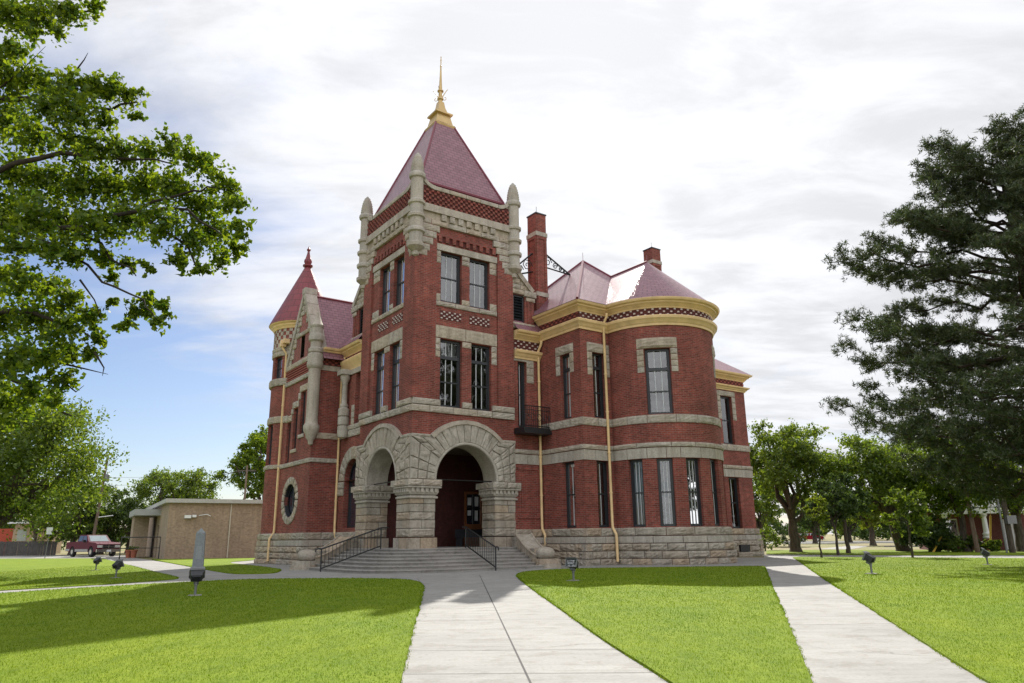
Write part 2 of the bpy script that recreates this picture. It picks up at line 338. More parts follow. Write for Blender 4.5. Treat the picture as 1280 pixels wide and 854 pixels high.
lawnpx = {
 'front_lawn': ([(-330, 775), (0, 742.5), (100, 736), (230, 728.5), (300, 725), (370, 724), (440, 723.7), (490, 724.3), (512, 725.6), (525, 728.5), (530.5, 734), (527, 748), (517, 785), (502, 850), (440, 1060), (-500, 1060)], LAWN),
 'building_lawn': ([(188, 699.6), (250, 698.6), (322, 698), (330, 699), (310, 701.3), (289, 702.8), (288, 704.5), (318, 707.5), (352, 712.3), (349, 715.6), (338, 717.6), (290, 718.2), (262, 713.6)], LAWN),
 'west_lawn': ([(-330, 699.5), (60, 698.7), (128, 698.4), (160, 706.5), (195, 716), (224, 722.6), (221, 724.9), (120, 732), (0, 739), (-330, 757)], LAWN),
 'middle_lawn': ([(645, 721), (647, 717.6), (657, 715), (680, 713.2), (720, 711.2), (800, 710), (900, 708.8), (950, 708.2), (956, 708.8), (966, 736), (985, 780), (1015, 854), (1052, 940), (950, 940), (840, 855), (759, 805), (700, 762), (662, 735)], LAWN),
 'east_lawn': ([(990, 697), (1000, 696.6), (1120, 697.2), (1400, 699.3), (1700, 705), (1700, 1000), (1480, 985), (1231, 854), (1085, 760), (1025, 721), (1000, 703)], LAWN),
 'far_lawn': ([(958, 693), (958, 688.4), (1100, 687.6), (1400, 689.5), (1400, 694.2), (1120, 694.2)], LAWN)}
LAWNW = {}
rng = np.random.default_rng(5)
for nm, (px, m) in lawnpx.items():
    P = smooth_poly(GP(px), 2); LAWNW[nm] = P
    tag(flat(nm, P, .03, m, .045), kind='structure')
def inpoly(P, x, y):
    r = np.zeros(len(x), bool); n = len(P)
    for i in range(n):
        (x0, y0), (x1, y1) = P[i], P[(i+1) % n]
        if y0 == y1: continue
        c = ((y0 > y) != (y1 > y)) & (x < (x1-x0)*(y-y0)/(y1-y0)+x0); r ^= c
    return r
bv = []
def blades(P, edge=False):
    X0, X1 = max(min(p[0] for p in P), -26), min(max(p[0] for p in P), 26); Y0, Y1 = max(min(p[1] for p in P), 6.5), min(max(p[1] for p in P), 46)
    if edge:
        xs = []; ys = []
        for i in range(len(P)):
            a, b = P[i], P[(i+1) % len(P)]; L = math.hypot(b[0]-a[0], b[1]-a[1]); m_ = min(a[1], b[1])
            if max(a[1], b[1]) < 6 or m_ > 40: continue
            n = int(min(L, 60)*(170 if m_ < 18 else 60)); t = rng.random(n)
            nx, ny = (b[1]-a[1])/max(L, 1e-6), -(b[0]-a[0])/max(L, 1e-6); o_ = rng.normal(0, .018, n)+.045*np.maximum(0, np.sin(t*L*2.1)+np.sin(t*L*5.3+1)-.6)
            xs.append(a[0]+(b[0]-a[0])*t+nx*o_); ys.append(a[1]+(b[1]-a[1])*t+ny*o_)
        if not xs: return
        x = np.concatenate(xs); y = np.concatenate(ys); k = (np.abs(x) < y*.85+2) & (y > 6.5); x, y = x[k], y[k]
    else:
        n = int(max(0, (X1-X0)*(Y1-Y0))*1300); x = rng.uniform(X0, X1, n); y = rng.uniform(Y0, Y1, n)
        k = (np.abs(x) < y*.78+1) & (rng.random(n) < np.clip((9.5/y)**2, .02, 1)); x, y = x[k], y[k]
        k = inpoly(P, x, y); x, y = x[k], y[k]
    n = len(x)
    if not n: return
    sc = np.clip(y/10, 1, 2.6); h = rng.uniform(.014, .034, n)*np.sqrt(sc); wd = rng.uniform(.0025, .005, n)*sc
    a = rng.uniform(0, 2*PI, n); la = rng.uniform(0, 2*PI, n); ll = rng.uniform(.1, .8, n)*h
    z0 = np.full(n, .024 if not edge else .012)
    bv.append(np.stack([np.stack([x-wd*np.cos(a), y-wd*np.sin(a), z0], 1), np.stack([x+wd*np.cos(a), y+wd*np.sin(a), z0], 1), np.stack([x+ll*np.cos(la), y+ll*np.sin(la), z0+h], 1)], 1))
for nm, P in LAWNW.items():
    if nm == 'far_lawn': continue
    blades(P); blades(P, True)
BV = np.concatenate(bv); go = npmesh('grass', BV.reshape(-1, 3), np.arange(len(BV)*3).reshape(-1, 3), BLADE); tag(go, 'short mown green grass of the courthouse lawns', 'grass', kind='stuff')
# control joints in the walks
def strip(mb, a, b, w_, z):
    a = Vector((*a, z)); b = Vector((*b, z)); d = (b-a).normalized(); n = Vector((-d.y, d.x, 0))*w_/2
    mb.face([a-n, b-n, b+n, a+n])
mb = MB()
strip(mb, G(668, 864), G(599.5, 719), .022, .0035)
for y in (724, 735, 747, 775.5, 813, 842):
    f = lambda t, yl, yr: None
    l = {724: (520, 646), 735: (531, 662), 747: (528, 677), 775.5: (520, 716), 813: (511, 772), 842: (505, 819)}[y]; strip(mb, G(l[0], y+1), G(l[1], y-1), .012, .0035)
strip(mb, G(531, 733), G(521, 723), .012, .0035); strip(mb, G(652, 716), G(634, 708), .012, .0035)
tag(mb.build('walkway_joint', JOINT), kind='structure')
for p, q in (((968, 741), (1052, 741)), ((950, 703), (993, 702)), ((960, 716), (1013, 714)), ((985, 782), (1118, 780))): mb = MB(); strip(mb, G(*p), G(*q), .012, .0075); tag(mb.build('walkway_joint', JOINT), kind='structure')

# ------------------------------------------------------------ courthouse (local axes: u along the south front, v to the rear)
PSI = R(35.488); CX, CY = -5.075, 36.893
CH = empty('courthouse', (CX, CY, 0), PSI)
tag(CH, 'large red brick courthouse with sandstone arches, square corner tower, ochre cornices and red shingle roofs', 'courthouse')
def CW(u, v): return (CX+u*cos(PSI)-v*sin(PSI), CY+u*sin(PSI)+v*cos(PSI))
ts, td = 6.256, 6.387
U1, V2, V3, VR, UR = 8.184, -3.607, .02, .418, 27.34
UC, VC, RA = 13.594, -3.954, 3.313
UL, VL, ULR = -1.612, 9.794, .2
ZL = .94
def FS(v): return lambda a, z, d=0: (a, v-d, z)
def FW(u): return lambda a, z, d=0: (u-d, a, z)
def FN(v): return lambda a, z, d=0: (a, v+d, z)
def FE(u): return lambda a, z, d=0: (u+d, a, z)
def FCY(uc, vc, r, inv=1): return lambda a, z, d=0: (uc+(r+d)*cos(PI+a/r), vc+(r+d)*sin(PI+a/r), z)
FAP = FCY(UC, VC, RA)
def adeg(t): return (t-180)*PI/180*RA
def lin(a0, a1, step):
    n = max(1, int(math.ceil((a1-a0)/step-1e-6))); return [a0+(a1-a0)*i/n for i in range(n+1)]
def sheet(mb, F, a0, a1, z0, z1, holes=(), rev=.32, step=None, d=0):
    A = {a0, a1}; Z = {z0, z1}
    for h in holes: A |= {h[0], h[1]}; Z |= {h[2], h[3]}
    A = sorted(A); Z = sorted(Z)
    if step:
        B = []
        for i in range(len(A)-1): B += lin(A[i], A[i+1], step)[:-1]
        A = B+[A[-1]]
    for i in range(len(A)-1):
        for j in range(len(Z)-1):
            ca, cz = (A[i]+A[i+1])/2, (Z[j]+Z[j+1])/2
            if any(h[0] < ca < h[1] and h[2] < cz < h[3] for h in holes): continue
            q = [(A[i], Z[j]), (A[i+1], Z[j]), (A[i+1], Z[j+1]), (A[i], Z[j+1])]
            mb.face([F(a, z, d) for a, z in q], q)
    for h in holes:
        HA = lin(h[0], h[1], step) if step else [h[0], h[1]]
        for a in (h[0], h[1]): mb.face([F(a, h[2], d), F(a, h[3], d), F(a, h[3], d-rev), F(a, h[2], d-rev)], [(a, h[2]), (a, h[3]), (a+rev, h[3]), (a+rev, h[2])])
        for z in (h[2], h[3]):
            for p, q in zip(HA, HA[1:]): mb.face([F(p, z, d), F(q, z, d), F(q, z, d-rev), F(p, z, d-rev)], [(p, z), (q, z), (q, z+rev), (p, z+rev)])
def bx(mb, F, a0, a1, z0, z1, d0, d1, step=None):
    AA = lin(a0, a1, step) if step else [a0, a1]
    for p, q in zip(AA, AA[1:]):
        for d in (d0, d1): mb.face([F(p, z0, d), F(q, z0, d), F(q, z1, d), F(p, z1, d)], [(p, z0), (q, z0), (q, z1), (p, z1)])
        for z in (z0, z1): mb.face([F(p, z, d0), F(q, z, d0), F(q, z, d1), F(p, z, d1)], [(p, z+d0), (q, z+d0), (q, z+d1), (p, z+d1)])
    for a in (a0, a1): mb.face([F(a, z0, d0), F(a, z1, d0), F(a, z1, d1), F(a, z0, d1)], [(a+d0, z0), (a+d0, z1), (a+d1, z1), (a+d1, z0)])
RN = random.Random(11); RC = random.Random(4)
def stones(mb, F, a0, a1, z0, z1, rows, blen, d0=.03, bulge=.07, back=-.06, ends=True, jit=.5):
    """coursed rock-faced blocks: every block its own bulging, pitted face with a tight joint"""
    rows = rows if hasattr(rows, '__len__') else [z0+(z1-z0)*i/rows for i in range(rows+1)]
    g = .028
    for zi in range(len(rows)-1):
        y0, y1 = rows[zi], rows[zi+1]; cuts = [a0]; first = blen*(RN.uniform(.45, .75) if zi % 2 else RN.uniform(.8, 1.1)); x = a0+first
        while x < a1-blen*.4: cuts.append(x); x += blen*RN.uniform(1-jit*.5, 1+jit*.5)
        cuts.append(a1)
        for x0, x1 in zip(cuts, cuts[1:]):
            nx = max(3, min(7, int((x1-x0)/.16)+2)); ny = max(3, min(5, int((y1-y0)/.13)+2)); bb = bulge*RN.uniform(.5, 1.15); tx, ty = RN.uniform(-.4, .4), RN.uniform(-.4, .4)
            Pg = []
            for j in range(ny+1):
                row = []
                for i in range(nx+1):
                    s, t = i/nx, j/ny; e = min(1, min(s, 1-s)*(x1-x0)/.07)*min(1, min(t, 1-t)*(y1-y0)/.06)
                    dd = d0+e*(bb*(.75+tx*(s-.5)+ty*(t-.5))+RN.uniform(-.4, .4)*bulge) if e > 0 else d0
                    row.append((x0+g/2+(x1-x0-g)*s, y0+g/2+(y1-y0-g)*t, dd))
                Pg.append(row)
            for j in range(ny):
                for i in range(nx):
                    q = [Pg[j][i], Pg[j][i+1], Pg[j+1][i+1], Pg[j+1][i]]; mb.face([F(*k) for k in q], [(k[0], k[1]) for k in q])
            for (p, q) in (((x0+g/2, y0+g/2), (x1-g/2, y0+g/2)), ((x0+g/2, y1-g/2), (x1-g/2, y1-g/2)), ((x0+g/2, y0+g/2), (x0+g/2, y1-g/2)), ((x1-g/2, y0+g/2), (x1-g/2, y1-g/2))):
                nn = nx if p[1] == q[1] else ny
                for i in range(nn):
                    m0 = (p[0]+(q[0]-p[0])*i/nn, p[1]+(q[1]-p[1])*i/nn); m1_ = (p[0]+(q[0]-p[0])*(i+1)/nn, p[1]+(q[1]-p[1])*(i+1)/nn)
                    mb.face([F(m0[0], m0[1], d0), F(m1_[0], m1_[1], d0), F(m1_[0], m1_[1], back), F(m0[0], m0[1], back)])
def sweep(mb, path, prof, closed_prof=True):
    n = len(path); rings = []
    nr = []
    for (x0, y0), (x1, y1) in zip(path, path[1:]):
        L = math.hypot(x1-x0, y1-y0); nr.append(((y1-y0)/L, -(x1-x0)/L))
    L = 0; Ls = [0]
    for (x0, y0), (x1, y1) in zip(path, path[1:]): L += math.hypot(x1-x0, y1-y0); Ls.append(L)
    for i, (x, y) in enumerate(path):
        a = nr[max(i-1, 0)]; b = nr[min(i, n-2)]; k = 1+a[0]*b[0]+a[1]*b[1]; mx_, my_ = (a[0]+b[0])/k, (a[1]+b[1])/k
        rings.append([(x+mx_*d, y+my_*d, z) for d, z in prof])
    m = len(prof); rng_ = range(m) if closed_prof else range(m-1)
    acc = [0]
    for j in range(m): a, b = prof[j], prof[(j+1) % m]; acc.append(acc[-1]+math.hypot(a[0]-b[0], a[1]-b[1]))
    for i in range(n-1):
        for j in rng_:
            k = (j+1) % m; mb.face([rings[i][j], rings[i+1][j], rings[i+1][k], rings[i][k]], [(Ls[i], acc[j]), (Ls[i+1], acc[j]), (Ls[i+1], acc[j+1]), (Ls[i], acc[j+1])])
    if closed_prof: mb.face(rings[0][::-1]); mb.face(rings[-1])
def window(F, a0, a1, z0, z1, transom=None, bars=2, rec=.26, par=None, arch=None, glass=None):
    fw = .11; par = par or CH
    mb = MB()
    for (p, q, r_, t) in ((a0, a0+fw, z0, z1), (a1-fw, a1, z0, z1), (a0+fw, a1-fw, z0, z0+fw*1.1), (a0+fw, a1-fw, z1-fw, z1)): bx(mb, F, p, q, r_, t, -rec-.08, -rec+.07)
    top = transom if transom else z1-fw
    if transom: bx(mb, F, a0+fw, a1-fw, transom, transom+.17, -rec-.06, -rec+.06)
    mid = (z0+fw+top)/2
    bx(mb, F, a0+fw, a1-fw, mid-.035, mid+.035, -rec-.05, -rec+.03)
    for p in (a0+fw, a1-fw-.045): bx(mb, F, p+.001, p+.045, z0+fw+.001, z1-fw-.001, -rec-.055, -rec+.02)
    fr = mb.build('window', DARK, par)
    g = MB(); q = [(a0+.02, z0+.02), (a1-.02, z0+.02), (a1-.02, z1-.02), (a0+.02, z1-.02)]; g.face([F(a, z, -rec-.02) for a, z in q], q)
    go_ = g.build('pane', PANE, fr)
    g = MB(); q = [(a0-.01, z0-.01), (a1+.01, z0-.01), (a1+.01, z1+.01), (a0-.01, z1+.01)]; g.face([F(a, z, -rec-.75) for a, z in q], q)
    for (p0, p1) in zip(q, q[1:]+q[:1]): g.face([F(*p0, -rec+.04), F(*p1, -rec+.04), F(*p1, -rec-.75), F(*p0, -rec-.75)])
    g.build('room_backing', ROOM, fr)
    ch = RC.random(); W_ = a1-a0
    if ch < .62:
        g = MB()
        for s in (0, 1):
            wd = W_*RC.uniform(.16, .36); ph = RC.random()*6; K = 14; bot = z0; RC.random()
            for i in range(K):
                t0, t1 = i/K, (i+1)/K; e0, e1 = (a0+wd*t0, a0+wd*t1) if s == 0 else (a1-wd*t1, a1-wd*t0); f = lambda t: -rec-.22+.035*math.sin(t*19+ph)
                g.face([F(e0, bot, f(t0)), F(e1, bot, f(t1)), F(e1, z1, f(t1)), F(e0, z1, f(t0))])
        g.build('curtain', CURT, fr)
    elif ch < .8:
        g = MB(); zb = z1-(z1-z0)*RC.uniform(.2, .5); g.face([F(a0, zb, -rec-.16), F(a1, zb, -rec-.16), F(a1, z1, -rec-.16), F(a0, z1, -rec-.16)]); g.build('blind', CURT, fr)
    if bars:
        b = MB()
        for i in range(bars):
            c = a0+fw+(a1-a0-2*fw)*(i+1)/(bars+1)
            for zz0, zz1 in (((z0+fw*1.1, mid-.036), (mid+.036, top)) if not transom else ((z0+fw*1.1, mid-.036), (mid+.036, transom), (transom+.172, z1-fw))):
                bx(b, F, c-.024, c+.024, zz0+.002, zz1-.002, -rec-.018, -rec-.002)
        b.build('glazing_bar', BARM, fr)
    return fr
def cornice(path, ztop, nm='cornice', k=1.0):
    mb = MB(); sweep(mb, path, [(-.02, ztop-.5*k), (.06, ztop-.5*k), (.10, ztop-.42*k), (.14, ztop-.40*k), (.20, ztop-.30*k), (.32, ztop-.24*k), (.34, ztop-.17*k), (.46, ztop-.13*k), (.53, ztop-.03), (.53, ztop), (-.02, ztop+.02)])
    return mb.build(nm, YEL, CH, 35)
def molding(path, z0, z1, nm='moulding'):
    h = z1-z0; mb = MB(); sweep(mb, path, [(-.02, z0), (.07, z0), (.09, z0+.22*h), (.17, z0+.36*h), (.2, z0+.55*h), (.3, z0+.7*h), (.33, z0+.92*h), (.3, z1), (-.02, z1+.02)])
    return mb.build(nm, YEL, CH, 35)
def lattice(F, a0, a1, z0, z1, ca=.22, cz=None, mat=None, d=0., h=.07, step=None, base=True, nm='brick_lattice', ins=.01):
    rows = max(2, int(round((z1-z0)/(cz or .13)))); nc = int(round((a1-a0)/ca)); mb = MB(); 
    if base: sheet(mb, F, a0, a1, z0, z1, d=d+.012, step=step)
    mb.cm = 1; dz = (z1-z0)/rows; da = (a1-a0)/nc
    for r_ in range(rows):
        for c in range(nc):
            if (r_+c) % 2: continue
            bx(mb, F, a0+c*da+ins, a0+(c+1)*da-ins, z0+r_*dz+ins*.8, z0+(r_+1)*dz-ins*.8, d, d+h)
    return mb.build(nm, [BRICKD, mat or BRICK], CH)
# --- tower -------------------------------------------------
FT, FL = FS(0), FW(0)
TRw3 = [(1.52, 2.85, 13.8, 16.68), (3.37, 4.70, 13.8, 16.68)]; TRw2 = [(1.55, 2.90, 8.05, 11.7), (3.50, 4.80, 8.05, 11.7)]
TLw3 = [(1.36, 2.62, 13.75, 16.65), (3.14, 4.43, 13.75, 16.65)]; TLw2 = [(1.65, 2.84, 8.05, 11.72), (3.54, 4.82, 8.05, 11.72)]
mb = MB()
sheet(mb, FT, 0, ts, 6.3, 18.36, TRw3+TRw2); sheet(mb, FL, 0, td, 6.3, 18.36, TLw3+TLw2)
sheet(mb, FN(td), 0, ts, 6.3, 20.3); sheet(mb, FE(ts), 0, td, 6.3, 20.3)
# proud corner piers of the brickwork
PR = .12
for F, w_, p0_, p1_ in ((FT, ts, 1.2, 5.2), (FL, td, 1.12, 5.32)):
    for a0_, a1_ in ((0, p0_), (p1_, w_)):
        bx(mb, F, a0_ if a0_ > 0 else -(PR if F is FT else 0), a1_, 8.36, 18.36, 0.002, PR)
    n = int((p1_-p0_)/.42)
    for i in range(n):                                        # corbelled brick dentils
        c = p0_+(i+.5)*(p1_-p0_)/n
        bx(mb, F, c-.11, c+.11, 17.18, 17.52, .002, .10)
    bx(mb, F, p0_, p1_, 17.5, 17.62, .003, .08)
tw = mb.build('tower_wall', BRICK, CH)
for F, p0_, p1_ in ((FT, 1.2, 5.2), (FL, 1.12, 5.32)):
    mb = MB(); sheet(mb, F, p0_, p1_, 17.18, 17.5, d=.004); mb.build('dark_backing_band', BRICKD, CH)  # dark sheet painting in the shadows between the dentils
for F, W3, W2 in ((FT, TRw3, TRw2), (FL, TLw3, TLw2)):
    for q in W3: window(F, *q)
    for q in W2: window(F, *q, transom=10.65)
# stone dressings of the windows
def dressings(F, W3, W2, p0_, p1_):
    mb = MB(); ms = MB(); a, b = W3; l, r_ = p0_+.02, p1_-.02
    bx(mb, F, l, r_, 16.69, 17.05, .003, .09)
    for x0, x1 in ((l, a[0]-.005), (a[1]+.005, b[0]-.005), (b[1]+.005, r_)):
        stones(mb, F, x0, x1, 15.95 if x0 != a[1]+.005 else 16.1, 16.68, 2, 2, .02, .05)
        stones(ms, F, x0, x1, 13.78, 14.2 if x0 != a[1]+.005 else 14.1, 1, 2, .02, .05)
    stones(ms, F, l, r_, 13.5, 13.77, 1, 1.4, .06, .05); ms.build('window_sill', STONE, CH)
    mb.build('window_dressing', STONE, CH); mb = MB()
    a, b = W2
    stones(mb, F, a[0]-.38, b[1]+.38, 11.73, 12.42, [11.73, 12.42], 1.9, .05, .03)
    for x0, x1, zb in ((a[0]-.38, a[0]-.005, 10.67), (a[1]+.005, b[0]-.005, 11.38), (b[1]+.005, b[1]+.38, 10.67)):
        stones(mb, F, x0, x1, zb, 11.72, 3 if zb < 11 else 1, 2, .02, .05)
    return mb.build('window_dressing', STONE, CH)
dressings(FT, TRw3, TRw2, 1.2, 5.2); dressings(FL, TLw3, TLw2, 1.12, 5.32)
for F, W in ((FT, TRw3), (FL, TLw3)):
    for q in W: lattice(F, q[0]-.02, q[1]-.02, 12.78, 13.26, .16, .12, PALE, .0, .05, ins=.03)
# second floor sill courses
mb = MB()
for F, w_, W in ((FT, ts, TRw2), (FL, td, TLw2)):
    stones(mb, F, -.10 if F is FT else .0, w_+.04, 7.68, 8.04, 1, 1.25, .10, .06)
    xs = [-.08 if F is FT else 0, W[0][0], W[0][1], W[1][0], W[1][1], w_+.03]
    for x0, x1 in ((xs[0], xs[1]), (xs[2], xs[3]), (xs[4], xs[5])): stones(mb, F, x0, x1, 8.05, 8.38, 1, 1.3, .08+PR*.4, .05)
mb.build('sill_course', STONE, CH)
# corner quoins, stone corbel table and parapet
mb = MB()
for F, w_, p0_, p1_ in ((FT, ts, 1.2, 5.2), (FL, td, 1.12, 5.32)):
    for s in (0, 1):
        for zq, L in ((18.05, 1.35), (17.65, 1.15), (17.25, .95), (16.85, .75), (16.5, .6)):
            x0, x1 = ((-.16 if F is FT else 0), L) if s == 0 else (w_-L, w_+.02)
            stones(mb, F, x0, x1, zq-.39 if zq > 16.5 else zq-.34, zq, 1, 1.1, PR+.02, .05)
    stones(mb, F, -.18 if F is FT else 0, w_+.03, 18.06, 18.36, 1, 1.2, PR+.02, .05)
    n = 7
    for i in range(n):
        c = p0_+.1+(i+.5)*(p1_-p0_-.2)/n; stones(mb, F, c-.17, c+.17, 18.37, 18.76, 1, 2, PR+.1, .04, back=.0)
    bx(mb, F, 0, w_, 18.362, 18.76, .0, PR-.02)
mb.build('corner_quoin', STONE, CH)
mb = MB()
for F, w_ in ((FT, ts), (FL, td)): bx(mb, F, -(PR+.14) if F is FT else 0, w_, 18.762, 19.18, .0, PR+.14)
mb.build('stone_string_course', STONES, CH)
mb = MB()
for F, w_ in ((FT, ts), (FL, td)): sheet(mb, F, -PR if F is FT else 0, w_, 19.18, 20.3, d=PR)
mb.build('parapet_wall', BRICKD, CH)
lattice(FT, .25, ts-.25, 19.2, 20.1, .17, .15, BRICK, PR, .07, base=False); lattice(FL, .3, td-.25, 19.2, 20.1, .17, .15, BRICK, PR, .07, base=False)
mb = MB()
for F, w_ in ((FT, ts), (FL, td)):
    for a0_, a1_, up in ((.2, 1.0, 1), (w_-1.0, w_-.2, 2)):     # coping kicks up to the corner pinnacles
        n = 6
        for i in range(n):
            t0, t1 = i/n, (i+1)/n; e = lambda t: .42*((1-t) if up == 1 else t)**2
            A0, A1 = a0_+(a1_-a0_)*t0, a0_+(a1_-a0_)*t1; q = [(A0, 20.12+e(t0)), (A1, 20.12+e(t1)), (A1, 20.36+e(t1)), (A0, 20.36+e(t0))]
            for d in (-.3, PR+.1): mb.face([F(a, z, d) for a, z in q])
            for k in (0, 2): a, b = q[k], q[k+1]; mb.face([F(a[0], a[1], -.3), F(b[0], b[1], -.3), F(b[0], b[1], PR+.1), F(a[0], a[1], PR+.1)])
            mb.face([F(q[0][0], 19.9, PR-.004), F(q[1][0], 19.9, PR-.004), F(q[1][0], q[1][1], PR-.004), F(q[0][0], q[0][1], PR-.004)])
    stones(mb, F, 1.0, w_-1.0, 20.12, 20.37, 1, 1.1, PR+.08, .03, back=-.3)
for F, a1_ in ((FN(td), ts), (FE(ts), td)): bx(mb, F, .2, a1_-.2, 20.12, 20.36, -.3, PR)
mb.build('parapet_coping', STONE, CH, 40)
# corner pinnacles
def pinnacle(u, v, nm='pinnacle', zs=0):
    mb = MB(); r = .36
    mb.lathe(u, v, [(.02, 15.98), (.16, 16.05), (.2, 16.2), (.14, 16.26), (.3, 16.36), (.46, 16.5), (.47, 16.68), (.36, 16.76), (r, 16.8), (r, 17.3), (.47, 17.36), (.49, 17.5), (.44, 17.58), (r, 17.62), (r, 18.16), (.47, 18.2), (.49, 18.34), (.44, 18.4), (r, 18.44), (r, 18.95), (.46, 19.0), (.47, 19.14), (.4, 19.2), (r-.01, 19.24), (r-.02, 20.5), (.44, 20.56), (.47, 20.68), (.45, 20.8), (.38, 20.86)], 20)
    z = 20.86; rr = .37
    prof = [(rr, z)]
    for i in range(8):
        t = (i+1)/8; r2 = .37*math.sqrt(1-t**1.7) if t < 1 else .04; prof += [(prof[-1][0]*.96, z+.01), (max(r2, .03)+.02, z+.15), (max(r2, .03)-.01, z+.155)]; z += .155
    prof += [(0.001, z+.04)]
    mb.lathe(u, v, prof, 20); return mb.build(nm, STONES, CH, 40)
pinnacle(-.1, -.1); pinnacle(ts+.1, -.1); pinnacle(-.1, td+.1); pinnacle(ts+.1, td+.1)
# pyramid roof and gilded finial
def quad_uv(mb, P, o, ax):
    o = Vector(o); ax = Vector(ax).normalized(); n = (Vector(P[1])-Vector(P[0])).cross(Vector(P[2])-Vector(P[0])).normalized(); up = n.cross(ax)
    if up.z < 0: up = -up
    mb.face(P, [((Vector(p)-o).dot(ax), (Vector(p)-o).dot(up)) for p in P])
def pyramid(mb, u0, u1, v0, v1, z0, ap, flare=0):
    A = [(u0, v0, z0), (u1, v0, z0), (u1, v1, z0), (u0, v1, z0)]
    for i in range(4):
        p, q = A[i], A[(i+1) % 4]; quad_uv(mb, [p, q, ap], p, Vector(q)-Vector(p))
mb = MB(); e = .28
tc_ = (ts/2, td/2); zt = 26.4; rt_ = .62
b0 = [(e, e), (ts-e, e), (ts-e, td-e), (e, td-e)]; b1 = [(tc_[0]-rt_, tc_[1]-rt_), (tc_[0]+rt_, tc_[1]-rt_), (tc_[0]+rt_, tc_[1]+rt_), (tc_[0]-rt_, tc_[1]+rt_)]
for i in range(4):
    k = (i+1) % 4; p, q = Vector((*b0[i], 20.75)), Vector((*b0[k], 20.75)); quad_uv(mb, [p, q, Vector((*b1[k], zt)), Vector((*b1[i], zt))], p, q-p)
tr = mb.build('tower_roof', ROOF, CH)
mb = MB()
for i in range(4):
    mb.tube([(*b0[i], 20.78), (*b1[i], zt)], .07, 6); k = (i+1) % 4; mb.tube([(*b0[i], 20.74), (*b0[k], 20.74)], .09, 6)
    mb.face([(*b0[i], 20.7), (*b0[k], 20.7), (*b0[k], 20.2), (*b0[i], 20.2)])
mb.build('hip_ridge', ROOFT, tr)
mb = MB()
def sq(mb, prof):
    for (r0, z0), (r1, z1) in zip(prof, prof[1:]):
        for i in range(4):
            s = [(-1, -1), (1, -1), (1, 1), (-1, 1)]; a, b = s[i], s[(i+1) % 4]
            mb.face([(tc_[0]+a[0]*r0, tc_[1]+a[1]*r0, z0), (tc_[0]+b[0]*r0, tc_[1]+b[1]*r0, z0), (tc_[0]+b[0]*r1, tc_[1]+b[1]*r1, z1), (tc_[0]+a[0]*r1, tc_[1]+a[1]*r1, z1)])
sq(mb, [(.70, 26.2), (.74, 26.3), (.68, 26.42), (.6, 26.46), (.46, 27.1), (.6, 27.16), (.6, 27.26), (.36, 27.36), (.24, 27.75), (.17, 28.2)])
mb.lathe(*tc_, [(.16, 28.15), (.13, 28.35), (.2, 28.42), (.2, 28.5), (.13, 28.6), (.12, 28.95), (.2, 29.0), (.2, 29.06), (.11, 29.12), (.075, 29.9), (.045, 30.8), (.06, 30.84), (.06, 30.9), (.035, 30.94), (.03, 31.25), (.05, 31.3), (.03, 31.4), (.02, 31.5), (.04, 31.55), (0.001, 31.62)], 12)
fin = mb.build('finial', GOLD, CH, 40)
mb = MB()
for k in range(4):
    a = k*PI/2+PI/4; f = lambda r, z: (tc_[0]+r*cos(a), tc_[1]+r*sin(a), z)
    mb.tube([f(.1, 28.5), f(.22, 28.75), f(.42, 29.05), f(.5, 29.1)], [.03, .028, .022, .012], 5)
    mb.tube([f(.12, 28.6)]+[f(.28+.1*sin(t), 28.45-.1*cos(t)) for t in np.linspace(-2, 3.2, 9)], .02, 5)
mb.build('scroll', GOLD, fin)
